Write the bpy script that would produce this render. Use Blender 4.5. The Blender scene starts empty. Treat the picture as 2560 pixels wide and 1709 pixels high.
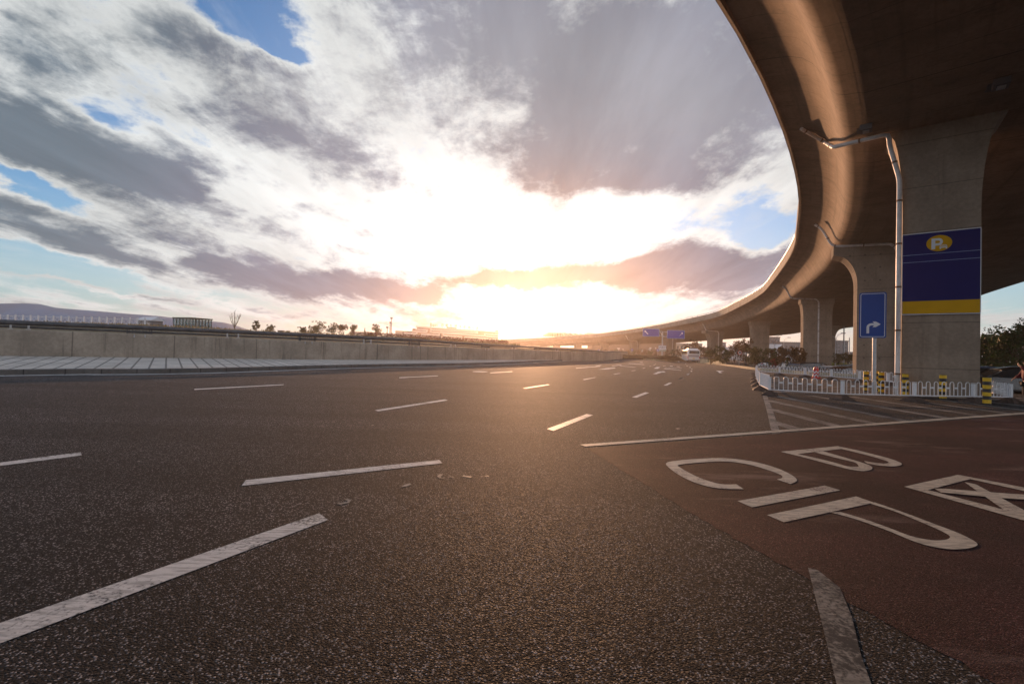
import bpy, bmesh, math, random
from math import sin, cos, pi, radians, sqrt, exp, atan2, asin, tan
from mathutils import Vector, Matrix
from mathutils.geometry import delaunay_2d_cdt
random.seed(7)
S = bpy.context.scene
COL = S.collection

# ------------------------------------------------------------------ camera model (photo pixels, 2560 x 1709)
F = 1150.0; CX = 1280.0; CY = 854.5; HZ = 873.0; CH = 1.25
PIT = math.atan((HZ - CY) / F); ROL = radians(1.4)
fw = Vector((0, cos(PIT), sin(PIT))); up0 = Vector((0, -sin(PIT), cos(PIT))); rt0 = Vector((1, 0, 0))
rt = rt0 * cos(ROL) + up0 * sin(ROL); upv = -rt0 * sin(ROL) + up0 * cos(ROL)
EYE = Vector((0, 0, CH))
def ray(px, py): return fw + rt * ((px - CX) / F) + upv * ((CY - py) / F)
def at(px, py, Y):
    d = ray(px, py); return EYE + d * (Y / d.y)
def onz(px, py, z):
    d = ray(px, py); return EYE + d * ((z - CH) / d.z)
def hor(px): return HZ + (px - CX) * tan(ROL)
def smooth(a, b, x):
    t = min(1, max(0, (x - a) / (b - a))); return t * t * (3 - 2 * t)
def zg(x, y):                       # road level: the slip road beside the coach dips away
    if y < 20: return 0.0
    return -0.56 * smooth(35, 95, y) * smooth(.30, .37, x / y)
def gnd(px, py):
    z = 0.0
    for _ in range(40):
        p = onz(px, py, z); z = .5 * z + .5 * zg(p.x, p.y)
    p = onz(px, py, z); return Vector((p.x, p.y, zg(p.x, p.y)))

cam_d = bpy.data.cameras.new('camera'); cam = bpy.data.objects.new('camera', cam_d); COL.objects.link(cam)
cam_d.sensor_width = 36; cam_d.lens = 36 * F / 2560; cam_d.clip_start = .05; cam_d.clip_end = 6000
R = Matrix((rt, upv, -fw)).transposed().to_4x4(); R.translation = EYE; cam.matrix_world = R
S.camera = cam

# ------------------------------------------------------------------ mesh builder
class MB:
    def __init__(s): s.v = []; s.f = []; s.uv = {}; s.m = []
    def V(s, p, uv=None):
        s.v.append(tuple(p))
        if uv: s.uv[len(s.v) - 1] = uv
        return len(s.v) - 1
    def face(s, ids, m=0): s.f.append(tuple(ids)); s.m.append(m)
    def poly(s, pts, m=0): s.face([s.V(p) for p in pts], m)
    def box(s, c, size, rz=0, m=0, M=None):
        x, y, z = (a / 2 for a in size); ids = []
        for dx, dy, dz in ((-x,-y,-z),(x,-y,-z),(x,y,-z),(-x,y,-z),(-x,-y,z),(x,-y,z),(x,y,z),(-x,y,z)):
            p = Vector((dx * cos(rz) - dy * sin(rz) + c[0], dx * sin(rz) + dy * cos(rz) + c[1], dz + c[2]))
            if M: p = M @ p
            ids.append(s.V(p))
        for q in ((0,3,2,1),(4,5,6,7),(0,1,5,4),(1,2,6,5),(2,3,7,6),(3,0,4,7)): s.face([ids[i] for i in q], m)
    def prism(s, pts, dirv, m=0):      # closed outline, extruded by dirv
        a = [s.V(p) for p in pts]; b = [s.V(Vector(p) + Vector(dirv)) for p in pts]; n = len(pts)
        s.face(a[::-1], m); s.face(b, m)
        for i in range(n): s.face((a[i], a[(i+1) % n], b[(i+1) % n], b[i]), m)
    def tube(s, pts, r, n=8, m=0, caps=True):
        pts = [Vector(p) for p in pts]; rs = r if isinstance(r, (list, tuple)) else [r] * len(pts); rings = []
        prev = None
        for i, p in enumerate(pts):
            t = (pts[min(i+1, len(pts)-1)] - pts[max(i-1, 0)]).normalized()
            if prev is None: a = t.orthogonal().normalized()
            else:
                a = prev - t * prev.dot(t)
                a = a.normalized() if a.length > 1e-6 else t.orthogonal().normalized()
            prev = a; b = t.cross(a)
            rings.append([s.V(p + (a * cos(2*pi*k/n) + b * sin(2*pi*k/n)) * rs[i]) for k in range(n)])
        for i in range(len(rings)-1):
            for k in range(n): s.face((rings[i][k], rings[i][(k+1) % n], rings[i+1][(k+1) % n], rings[i+1][k]), m)
        if caps: s.face(rings[0][::-1], m); s.face(rings[-1], m)
    def loft(s, rings, closed=True, caps=True, m=0, uvs=None):
        ids = [[s.V(p, uvs[i][j] if uvs else None) for j, p in enumerate(r)] for i, r in enumerate(rings)]
        n = len(rings[0])
        for i in range(len(ids)-1):
            for k in range(n if closed else n-1):
                s.face((ids[i][k], ids[i][(k+1) % n], ids[i+1][(k+1) % n], ids[i+1][k]), m)
        if caps and closed: s.face(ids[0][::-1], m); s.face(ids[-1], m)
    def build(s, name, mats, parent=None, smooth_=False, angle=None):
        me = bpy.data.meshes.new(name); me.from_pydata(s.v, [], s.f)
        if not isinstance(mats, (list, tuple)): mats = [mats]
        for m in mats: me.materials.append(m)
        if len(mats) > 1: me.polygons.foreach_set('material_index', s.m)
        if s.uv:
            u = me.uv_layers.new(name='UVMap')
            for l in me.loops: u.data[l.index].uv = s.uv.get(l.vertex_index, (0, 0))
        bm = bmesh.new(); bm.from_mesh(me); bmesh.ops.recalc_face_normals(bm, faces=bm.faces); bm.to_mesh(me); bm.free()
        if smooth_:
            me.polygons.foreach_set('use_smooth', [True] * len(me.polygons))
            if angle: me.set_sharp_from_angle(angle=radians(angle))
        me.update()
        o = bpy.data.objects.new(name, me); COL.objects.link(o)
        if parent:
            o.parent = parent
        return o

def tag(o, label=None, cat=None, group=None, kind=None):
    if label: o['label'] = label
    if cat: o['category'] = cat
    if group: o['group'] = group
    if kind: o['kind'] = kind
    return o
def thing(name, label, cat, loc=(0,0,0), rz=0, group=None):
    o = bpy.data.objects.new(name, None); COL.objects.link(o); o.empty_display_size = .2
    o.location = loc; o.rotation_euler = (0, 0, rz)
    return tag(o, label, cat, group)
def copy_tree(o, parent=None):
    c = o.copy(); COL.objects.link(c)
    if parent: c.parent = parent
    for ch in [x for x in o.children]: copy_tree(ch, c)
    return c
def circ(c, r, n, ax=0, ay=1, a0=0):
    out = []
    for k in range(n):
        p = [c[0], c[1], c[2]]; p[ax] += r * cos(a0 + 2*pi*k/n); p[ay] += r * sin(a0 + 2*pi*k/n); out.append(Vector(p))
    return out
def catmull(P, step):
    P = [Vector(p) for p in P]; out = []
    for i in range(len(P)-1):
        p0 = P[max(i-1, 0)]; p1 = P[i]; p2 = P[i+1]; p3 = P[min(i+2, len(P)-1)]
        n = max(1, int((p2-p1).length / step))
        for k in range(n):
            t = k / n
            out.append(.5*((2*p1)+(p2-p0)*t+(2*p0-5*p1+4*p2-p3)*t*t+(3*p1-p0-3*p2+p3)*t**3))
    out.append(P[-1]); return out
def text_mesh(body, size, thick=.01, bold=0.0):
    c = bpy.data.curves.new('lettering', 'FONT'); c.body = body; c.size = size; c.extrude = thick / 2; c.offset = bold
    c.align_x = 'CENTER'; c.align_y = 'CENTER'; c.resolution_u = 3
    o = bpy.data.objects.new('lettering', c); COL.objects.link(o); bpy.context.view_layer.update()
    dg = bpy.context.evaluated_depsgraph_get(); me = bpy.data.meshes.new_from_object(o.evaluated_get(dg))
    bpy.data.objects.remove(o); bpy.data.curves.remove(c); return me
def mesh_obj(name, me, mat, parent=None):
    me.materials.clear(); me.materials.append(mat)
    o = bpy.data.objects.new(name, me); COL.objects.link(o); o.parent = parent; return o

# ------------------------------------------------------------------ materials
class NT:
    def __init__(s, tree): s.t = tree; s.n = tree.nodes; s.l = tree.links
    def node(s, typ, **kw):
        n = s.n.new(typ)
        for k, v in kw.items():
            if k in ('inputs',):
                for a, b in v.items(): s.set(n.inputs[a], b)
            else: setattr(n, k, v)
        return n
    def set(s, sock, v):
        if hasattr(v, 'is_output'): s.l.new(v, sock)
        else: sock.default_value = v
    def math(s, op, a, b=None, c=None, clamp=False):
        n = s.n.new('ShaderNodeMath'); n.operation = op; n.use_clamp = clamp
        s.set(n.inputs[0], a)
        if b is not None: s.set(n.inputs[1], b)
        if c is not None: s.set(n.inputs[2], c)
        return n.outputs[0]
    def sstep(s, a, b, x):
        n = s.n.new('ShaderNodeMapRange'); n.interpolation_type = 'SMOOTHSTEP'; n.clamp = True
        s.set(n.inputs[0], x); s.set(n.inputs[1], a); s.set(n.inputs[2], b); s.set(n.inputs[3], 0.0); s.set(n.inputs[4], 1.0)
        return n.outputs[0]
    def mix(s, f, a, b, blend='MIX'):
        n = s.n.new('ShaderNodeMix'); n.data_type = 'RGBA'; n.blend_type = blend; n.clamp_factor = True
        s.set(n.inputs[0], f)
        for sock, v in ((n.inputs[6], a), (n.inputs[7], b)):
            if isinstance(v, tuple) and len(v) == 3: v = v + (1,)
            s.set(sock, v)
        return n.outputs[2]
    def noise(s, vec, scale, detail=3, rough=.5, dist=0, out=0):
        n = s.n.new('ShaderNodeTexNoise'); n.inputs['Scale'].default_value = scale; n.inputs['Detail'].default_value = detail
        n.inputs['Roughness'].default_value = rough; n.inputs['Distortion'].default_value = dist
        if vec is not None: s.l.new(vec, n.inputs['Vector'])
        return n.outputs[out]
    def mapping(s, vec, scale=(1,1,1), loc=(0,0,0), rot=(0,0,0)):
        n = s.n.new('ShaderNodeMapping'); n.inputs['Scale'].default_value = scale; n.inputs['Location'].default_value = loc
        n.inputs['Rotation'].default_value = rot; s.l.new(vec, n.inputs['Vector']); return n.outputs[0]
def mat(name):
    m = bpy.data.materials.new(name); m.use_nodes = True
    t = NT(m.node_tree); b = m.node_tree.nodes['Principled BSDF']; return m, t, b
def simple(name, col, rough=.5, metal=0, var=.12, scale=6, spec=.5, bump=0):
    m, t, b = mat(name); tc = t.n.new('ShaderNodeTexCoord')
    nz = t.noise(tc.outputs['Object'], scale, 4, .6)
    f = t.sstep(.3, .7, nz)
    c = t.mix(f, tuple(x * (1 - var) for x in col), tuple(min(1, x * (1 + var)) for x in col))
    t.l.new(c, b.inputs['Base Color']); b.inputs['Roughness'].default_value = rough; b.inputs['Metallic'].default_value = metal
    b.inputs['Specular IOR Level'].default_value = spec
    if bump:
        bn = t.node('ShaderNodeBump', inputs={'Strength': bump, 'Distance': .01, 'Height': nz}); t.l.new(bn.outputs[0], b.inputs['Normal'])
    return m

def asphalt(name, dark, light, chip, grain=85, chips=.80, spec=.5, rough=.55, patch=.35, dust=None):
    m, t, b = mat(name); tc = t.n.new('ShaderNodeTexCoord'); P = tc.outputs['Object']
    vo = t.node('ShaderNodeTexVoronoi', inputs={'Scale': grain}); t.l.new(P, vo.inputs['Vector'])
    sep = t.n.new('ShaderNodeSeparateColor'); t.l.new(vo.outputs['Color'], sep.inputs[0])
    big = t.noise(P, .35, 4, .6); mid = t.noise(P, 3.0, 4, .6); fine = t.noise(P, 220, 2, .6)
    c = t.mix(t.math('POWER', sep.outputs[0], 1.6), dark, light)
    ch = t.sstep(chips, chips + .12, sep.outputs[1])
    c = t.mix(ch, c, chip)
    edge = t.sstep(.0, .35, vo.outputs['Distance'])
    c = t.mix(t.math('MULTIPLY', t.sstep(.30, .62, vo.outputs['Distance']), .75), c, tuple(x * .3 for x in dark))
    lane = t.noise(t.mapping(P, (.05, .75, 1), (0, 0, 0), (0, 0, -1.1)), 1.0, 4, .6)
    vs = t.node('ShaderNodeTexVoronoi', inputs={'Scale': .9, 'Randomness': 1.0}); t.l.new(t.mapping(P, (1,1,1), (.3,.7,0)), vs.inputs['Vector'])
    drip = t.math('SUBTRACT', 1.0, t.math('MULTIPLY', t.math('SUBTRACT', 1.0, t.sstep(.03, .075, t.math('ADD', vs.outputs['Distance'], t.math('MULTIPLY', mid, .04)))), .3))
    k = t.math('MULTIPLY', t.math('MULTIPLY_ADD', t.sstep(.3, .7, big), patch, 1 - patch * .6), t.math('MULTIPLY', drip, t.math('MULTIPLY_ADD', t.sstep(.32, .68, lane), .5, .72)))
    k2 = t.math('MULTIPLY_ADD', t.sstep(.3, .7, mid), .25, .86)
    c = t.mix(1.0, c, t.node('ShaderNodeCombineColor', inputs={0: t.math('MULTIPLY', k, k2), 1: t.math('MULTIPLY', k, k2), 2: t.math('MULTIPLY', k, k2)}).outputs[0], 'MULTIPLY')
    if dust:
        nd = t.noise(t.mapping(P, (.35, 1.3, 1), (5,2,0), (0,0,-.4)), 1.4, 6, .68); c = t.mix(t.math('MULTIPLY', t.sstep(.54, .72, nd), dust[1]), c, dust[0])
        n0 = t.noise(t.mapping(P, (.9, .9, 1), (1,8,0)), 1.0, 6, .7); c = t.mix(t.math('MULTIPLY', t.sstep(.52, .66, n0), .5), c, tuple(x * .7 for x in dark))
    t.l.new(c, b.inputs['Base Color'])
    b.inputs['Specular IOR Level'].default_value = spec
    r = t.math('MULTIPLY_ADD', sep.outputs[2], .3, rough - .12); t.l.new(r, b.inputs['Roughness'])
    h = t.math('ADD', t.math('MULTIPLY', vo.outputs['Distance'], -1.0), t.math('MULTIPLY', sep.outputs[1], .5))
    h = t.math('ADD', h, t.math('MULTIPLY', fine, .25))
    bn = t.node('ShaderNodeBump', inputs={'Strength': .7, 'Distance': .004, 'Height': h}); t.l.new(bn.outputs[0], b.inputs['Normal'])
    return m
M = {}
M['asphalt'] = asphalt('asphalt', (.003,.0034,.0045), (.019,.020,.0245), (.36,.35,.37), grain=115, chips=.79, spec=.25, rough=.84)  # pale chip colour also carries the glint of the stones
M['parking'] = asphalt('parking_asphalt', (.02,.02,.02), (.06,.057,.055), (.2,.19,.18), grain=60, spec=.16, rough=.74)
M['red'] = asphalt('red_surfacing', (.042,.013,.014), (.118,.037,.040), (.24,.14,.135), grain=150, chips=.86, patch=.7, spec=.16, rough=.78, dust=((.24,.17,.155), .55))

def paint(name, col, wear=.5, under=(.03,.03,.03), rough=.6, grain=40):
    m, t, b = mat(name); tc = t.n.new('ShaderNodeTexCoord'); P = tc.outputs['Object']
    n1 = t.noise(P, grain, 5, .7); n2 = t.noise(P, 2.2, 4, .6); n3 = t.noise(t.mapping(P, (1, 6, 1), rot=(0, 0, .9)), 6, 3, .6)
    w = t.math('ADD', t.math('MULTIPLY', n1, .6), t.math('MULTIPLY', n2, .5))
    f = t.sstep(.47 + .25 * (1 - wear), .60 + .25 * (1 - wear), w)
    c = t.mix(t.sstep(.35, .6, n3), tuple(x * .58 for x in col), col)
    c = t.mix(f, c, under)
    t.l.new(c, b.inputs['Base Color']); b.inputs['Roughness'].default_value = rough
    bn = t.node('ShaderNodeBump', inputs={'Strength': .4, 'Distance': .004, 'Height': n1}); t.l.new(bn.outputs[0], b.inputs['Normal'])
    return m
M['line'] = paint('white_line_paint', (.74,.74,.73), .66)
M['letter'] = paint('cream_letter_paint', (.66,.60,.50), .58, (.10,.045,.045))
M['worn'] = paint('worn_line_paint', (.30,.28,.25), .85)
M['hatch'] = paint('hatch_paint', (.34,.31,.28), .95)

def concrete(name, col, streak=.5, joints=None, rough=.85, holes=False, uv=False, along=False):
    m, t, b = mat(name); tc = t.n.new('ShaderNodeTexCoord'); P = tc.outputs['UV'] if uv else tc.outputs['Object']; O = tc.outputs['Object']
    n1 = t.noise(O, .7, 5, .62); n2 = t.noise(O, 9, 5, .65); n3 = t.noise(t.mapping(O, (3.2, 3.2, .22)), 1.0, 5, .65)
    f = t.math('ADD', t.math('MULTIPLY', n1, .5), t.math('MULTIPLY', n2, .3))
    c = t.mix(t.sstep(.28, .55, f), tuple(x * .68 for x in col), tuple(x * 1.1 for x in col))
    c = t.mix(t.math('MULTIPLY', t.sstep(.52, .72, n3), streak), c, tuple(x * .38 for x in col))
    if along:
        n4 = t.noise(t.mapping(P, (.12, 3.2, 1)), 1.0, 5, .65); c = t.mix(t.math('MULTIPLY', t.sstep(.48, .70, n4), .55), c, tuple(x * .45 for x in col))
        n5 = t.noise(t.mapping(P, (1.6, .5, 1)), 1.0, 5, .7); c = t.mix(t.math('MULTIPLY', t.sstep(.56, .70, n5), .45), c, tuple(x * .3 for x in col))
    pit = t.sstep(.70, .76, t.noise(O, 14, 2, .5)); c = t.mix(t.math('MULTIPLY', pit, .45), c, tuple(x * .3 for x in col))
    sep = t.n.new('ShaderNodeSeparateXYZ'); t.l.new(P, sep.inputs[0])
    h = t.math('MULTIPLY', n2, .3)
    def lines(sock, sp, w):
        fr = t.math('FRACT', t.math('DIVIDE', sock, sp)); d = t.math('ABSOLUTE', t.math('SUBTRACT', fr, .5))
        return t.math('GREATER_THAN', d, .5 - w / sp / 2)
    if joints:
        for axis, sp, w, k in joints:
            g = lines(sep.outputs[axis], sp, w)
            c = t.mix(t.math('MULTIPLY', g, k), c, tuple(x * .22 for x in col)); h = t.math('SUBTRACT', h, g)
    if holes:
        vx = t.math('SUBTRACT', t.math('FRACT', t.math('DIVIDE', sep.outputs[0], .85)), .5)
        vz = t.math('SUBTRACT', t.math('FRACT', t.math('DIVIDE', sep.outputs[2], .9)), .5)
        d = t.math('SQRT', t.math('ADD', t.math('MULTIPLY', vx, vx), t.math('MULTIPLY', vz, vz)))
        g = t.math('SUBTRACT', 1.0, t.sstep(.045, .085, d)); c = t.mix(t.math('MULTIPLY', g, .7), c, tuple(x * .25 for x in col))
    t.l.new(c, b.inputs['Base Color']); b.inputs['Roughness'].default_value = rough; b.inputs['Specular IOR Level'].default_value = .3
    bn = t.node('ShaderNodeBump', inputs={'Strength': .35, 'Distance': .02, 'Height': h}); t.l.new(bn.outputs[0], b.inputs['Normal'])
    return m
M['deck'] = concrete('deck_concrete', (.295,.215,.160), .45, joints=[(0, 1.25, .035, .45), (0, 6.25, .05, .55)], uv=True, along=True)
M['pier'] = concrete('pier_concrete', (.34,.27,.21), .35, joints=[(2, 2.35, .03, .6)], holes=True)
M['pier_plain'] = concrete('plain_pier_concrete', (.36,.29,.225), .35, joints=[(2, 1.55, .025, .55)])
M['parapet'] = concrete('parapet_concrete', (.36,.31,.25), .75, joints=[(0, 8.0, .06, .7)], uv=True)
M['wall'] = concrete('stained_wall_concrete', (.40,.335,.265), .8, joints=[(0, 4.0, .05, .6)], uv=True)
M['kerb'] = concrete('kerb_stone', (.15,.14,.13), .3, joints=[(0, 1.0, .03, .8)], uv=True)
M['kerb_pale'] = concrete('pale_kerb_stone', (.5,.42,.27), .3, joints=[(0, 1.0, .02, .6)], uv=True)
M['gutter'] = concrete('gutter_stone', (.42,.41,.39), .15, joints=[(0, 1.4, .03, .8)], uv=True)
M['paving'] = concrete('pavement_slabs', (.58,.53,.47), .15, joints=[(0, .52, .07, .85), (1, .52, .03, .25)], uv=True)
M['white'] = simple('white_enamel', (.78,.79,.82), .35, var=.07, scale=18)
M['foot'] = simple('brown_rubber', (.075,.05,.04), .8, var=.3, scale=12, bump=.3)
M['yellow'] = simple('yellow_paint', (.74,.46,.012), .45, var=.15, scale=14)
M['black'] = simple('black_paint', (.018,.017,.016), .5, var=.3, scale=12)
M['galv'] = simple('galvanised_steel', (.46,.46,.47), .42, metal=.6, var=.12, scale=9)
M['pipe'] = simple('white_plastic_pipe', (.74,.70,.68), .45, var=.14, scale=3)
M['collar'] = simple('rusty_clamp', (.22,.13,.08), .7, var=.3, scale=20)
M['rail'] = simple('dark_steel_pipe', (.085,.085,.09), .4, metal=.4, var=.25, scale=3)
M['navy'] = simple('navy_sign_face', (.005,.011,.125), .5, var=.05, scale=2, spec=.2)
M['signblue'] = simple('blue_sign_face', (.018,.075,.32), .45, var=.05, scale=2, spec=.25)
M['gantryblue'] = simple('gantry_sign_face', (.035,.045,.34), .4, var=.05, scale=2)
M['gold'] = simple('gold_sign_band', (.66,.36,.004), .5, var=.05, scale=2, spec=.2)
M['signwhite'] = simple('white_sign_film', (.74,.76,.80), .4, var=.03, scale=4)
M['paleblue'] = simple('pale_blue_sign_film', (.30,.45,.72), .4, var=.03, scale=4)
M['red_film'] = simple('red_sign_film', (.60,.03,.03), .4, var=.05, scale=4)
M['green_film'] = simple('green_sign_film', (.02,.10,.05), .4, var=.05)
M['glass'] = simple('tinted_glass', (.02,.025,.03), .06, var=.1, scale=2, spec=.8)
M['tyre'] = simple('tyre_rubber', (.02,.02,.02), .85, var=.2)
M['rim'] = simple('alloy_rim', (.5,.5,.52), .3, metal=.8)
M['carblack'] = simple('black_car_paint', (.012,.011,.012), .12, var=.05, spec=.8)
M['carwhite'] = simple('white_car_paint', (.72,.72,.73), .15, var=.03, spec=.8)
M['carsilver'] = simple('silver_car_paint', (.36,.37,.39), .2, metal=.5, var=.04)
M['carblue'] = simple('blue_grey_car_paint', (.09,.12,.2), .18, metal=.3, var=.04)
M['carbrown'] = simple('brown_car_paint', (.06,.035,.025), .15, var=.05, spec=.8)
M['lens_red'] = simple('red_lamp_lens', (.45,.02,.02), .2)
M['lens_clear'] = simple('clear_lamp_lens', (.75,.75,.72), .15)
M['bus'] = simple('coach_white_paint', (.72,.70,.70), .25, var=.04)
M['busgrey'] = simple('coach_grey_trim', (.30,.26,.26), .4, var=.06)
M['orange'] = simple('orange_barrel_plastic', (.75,.25,.02), .5)
M['bark'] = simple('bark', (.07,.05,.035), .9, var=.35, scale=14, bump=.5)
M['grass'] = simple('dry_grass', (.12,.095,.045), .9, var=.45, scale=3)
M['soil'] = simple('dry_bank_soil', (.10,.075,.04), .95, var=.4, scale=1.2)
M['field'] = simple('field_ground', (.08,.075,.045), .95, var=.4, scale=.02)
M['hill'] = simple('haze_blue_hill', (.05,.15,.27), .95, var=.25, scale=.02)  # blue of the distant haze is painted into the hill colour
M['bldgrey'] = simple('grey_render', (.16,.155,.16), .8, var=.08, scale=.3)
M['bldpale'] = simple('pale_cladding', (.62,.62,.64), .6, var=.05, scale=.3)
M['bldbeige'] = simple('beige_render', (.36,.31,.26), .8, var=.08, scale=.3)
M['bldwhite'] = simple('white_facade_band', (.64,.61,.59), .6, var=.04, scale=.3)
M['bldbrown'] = simple('brown_facade', (.085,.04,.028), .7, var=.15, scale=.2)
M['hall'] = simple('shaded_hall_panel', (.10,.055,.035), .7, var=.25, scale=.15)  # shade on the hall front is put into this dark brown
M['steel_dark'] = simple('dark_green_steel', (.018,.028,.024), .5, var=.2)
M['skin'] = simple('skin', (.42,.24,.17), .55, var=.05)
M['hair'] = simple('black_hair', (.012,.010,.009), .5)
M['maroon'] = simple('maroon_jacket', (.13,.010,.022), .8, var=.2, scale=10, bump=.2)
M['trousers'] = simple('dark_trousers', (.02,.022,.03), .85, var=.2)
def glassy(name, col, alpha):
    m, t, b = mat(name); b.inputs['Base Color'].default_value = col + (1,); b.inputs['Roughness'].default_value = .05
    b.inputs['Alpha'].default_value = alpha; b.inputs['Specular IOR Level'].default_value = .7
    tc = t.n.new('ShaderNodeTexCoord'); nz = t.noise(tc.outputs['Object'], .8, 2)
    t.l.new(t.mix(nz, tuple(x * .8 for x in col), col), b.inputs['Base Color']); return m
M['paneglass'] = glassy('green_pane_glass', (.22,.42,.38), .22)
def leafmat(name, col, var=.5, trans=.35):
    m, t, b = mat(name); g = t.n.new('ShaderNodeNewGeometry'); tc = t.n.new('ShaderNodeTexCoord')
    nz = t.noise(tc.outputs['Object'], 1.6, 3); f = t.math('MULTIPLY_ADD', g.outputs['Random Per Island'], .6, t.math('MULTIPLY', nz, .5))
    c = t.mix(f, tuple(x * (1 - var) for x in col), tuple(x * (1 + var) for x in col))
    t.l.new(c, b.inputs['Base Color']); b.inputs['Roughness'].default_value = .6; b.inputs['Specular IOR Level'].default_value = .25
    tr = t.n.new('ShaderNodeBsdfTranslucent'); t.l.new(c, tr.inputs[0]); mx = t.n.new('ShaderNodeMixShader'); mx.inputs[0].default_value = trans
    out = t.n['Material Output']; t.l.new(b.outputs[0], mx.inputs[1]); t.l.new(tr.outputs[0], mx.inputs[2]); t.l.new(mx.outputs[0], out.inputs[0])
    return m
M['leaf_dark'] = leafmat('dark_leaves', (.030,.062,.018))
M['leaf_mid'] = leafmat('olive_leaves', (.085,.080,.025))
M['leaf_brown'] = leafmat('rusty_leaves', (.11,.060,.025))
M['leaf_red'] = leafmat('red_leaves', (.16,.025,.025))
M['leaf_sunlit'] = leafmat('sunlit_hedge_leaves', (.22,.26,.03))  # sunlight on the hedges is put into this bright leaf colour
M['leaf_grass'] = leafmat('dry_grass_blades', (.16,.13,.05))
M['flower'] = leafmat('reddish_hedge_leaves', (.16,.06,.04))

# ------------------------------------------------------------------ road, kerbs, pavements
def polyroad(name, outline, step, z, m, extra=0):
    xs = [p[0] for p in outline]; ys = [p[1] for p in outline]; pts = [Vector((p[0], p[1])) for p in outline]; n = len(pts)
    def inside(x, y):
        c = False; j = n-1
        for i in range(n):
            if (pts[i].y > y) != (pts[j].y > y) and x < (pts[j].x-pts[i].x)*(y-pts[i].y)/(pts[j].y-pts[i].y)+pts[i].x: c = not c
            j = i
        return c
    allp = list(pts); y = min(ys) + step/2
    while y < max(ys):
        x = min(xs) + step/2
        while x < max(xs):
            if inside(x, y): allp.append(Vector((x, y)))
            x += step
        y += step
    v, e, f, *_ = delaunay_2d_cdt(allp, [(i, (i+1) % n) for i in range(n)], [], 1, 1e-4)
    b = MB()
    for p in v: b.V((p.x, p.y, z(p.x, p.y)))
    for q in f: b.face(q)
    o = b.build(name, m)
    # make sure the sheet faces up
    if o.data.polygons[0].normal.z < 0: o.data.flip_normals()
    return o
KERB_R = [gnd(*p) for p in ((1745,907),(1770,909),(1800,912),(1850,918),(1890,924),(1931,928),(1985,932.5),(2032,937),(2090,940),(2150,943))]
rw = [(-75,-45),(-75,18),(-30,34),(-6,50),(8,72),(16,105),(10,165),(62,165),(50,118)]
rw += [(p.x + .1, p.y) for p in KERB_R] + [(24,28.5),(23.5,25),(20.3,19.6),(18.6,15.0),(24,9),(32,0),(46,-45)]
road = tag(polyroad('road', rw, 2.5, zg, M['asphalt']), kind='structure')
park_z = lambda x, y: -.45 - .5 * smooth(20, 38, y)
pk = [(14,6),(16,14),(17,30),(19,70),(25,110),(40,170),(170,170),(170,-40),(30,-40)]
parking = tag(polyroad('parking_ground', pk, 8, park_z, M['parking']), kind='structure')
for v in parking.data.vertices:      # keep it under the road sheet
    pass
b = MB(); b.poly([(-840,-590,-1.35),(840,-590,-1.35),(840,890,-1.35),(-840,890,-1.35)])
tag(b.build('ground', M['field']), kind='structure')

def strip(name, line, prof, m, closed=True, parent=None):
    """loft a cross-section (offset to the right of travel, dz) along a ground line"""
    L = [Vector(p) for p in line]; rings = []; uvs = []; s = 0
    pl = [0]
    for i in range(1, len(prof)): pl.append(pl[-1] + sqrt((prof[i][0]-prof[i-1][0])**2 + (prof[i][1]-prof[i-1][1])**2))
    for i, p in enumerate(L):
        t = L[min(i+1, len(L)-1)] - L[max(i-1, 0)]; t.z = 0; t.normalize(); n = Vector((t.y, -t.x, 0))
        if i: s += (L[i]-L[i-1]).length
        rings.append([p + n*o + Vector((0,0,dz)) for o, dz in prof]); uvs.append([(s, q) for q in pl])
    b = MB(); b.loft(rings, closed=closed, caps=closed, uvs=uvs); return b.build(name, m, parent)

kl = [gnd(*p) for p in ((0,938),(250,935),(500,932),(892,919),(1200,912.5),(1350,905.5),(1450,900.5),(1505,897.5))]
kl = [Vector((-40,-18,0)), Vector((-27,2,0)), *kl, gnd(1528,895.2), gnd(1545,893.0)]
KL = catmull(kl, 1.2)
tag(strip('kerb', KL, [(0,-.05),(0,.17),(-.02,.185),(-.3,.185),(-.3,-.05)], M['kerb']), kind='structure')
tag(strip('gutter', KL, [(.0,.005),(.34,.005)], M['gutter'], closed=False), kind='structure')
tag(strip('edge_line', KL, [(.36,.005),(.50,.005)], M['line'], closed=False), kind='structure')
# wall base follows the photo; the pavement rises slightly towards it
wb = [(-500,886,.55),(-220,888,.5),(0,889,.42),(320,893,.36),(640,897,.3),(892,899,.26),(1050,899.6,.23),(1200,899.5,.21),(1350,899,.2),(1500,897.6,.19),(1521,896.8,.19)]
WB = [onz(px, py, z) for px, py, z in wb]
WB.append(WB[-1] + Vector((9.5, 26, 0)))
ud = (WB[2]-WB[3]).normalized(); WB[1] = WB[2] + ud*7 + Vector((0,-1.5,.05)); WB[0] = WB[1] + ud*22 + Vector((0,-9,.05))
WBc = catmull(WB, 1.2)
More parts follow.
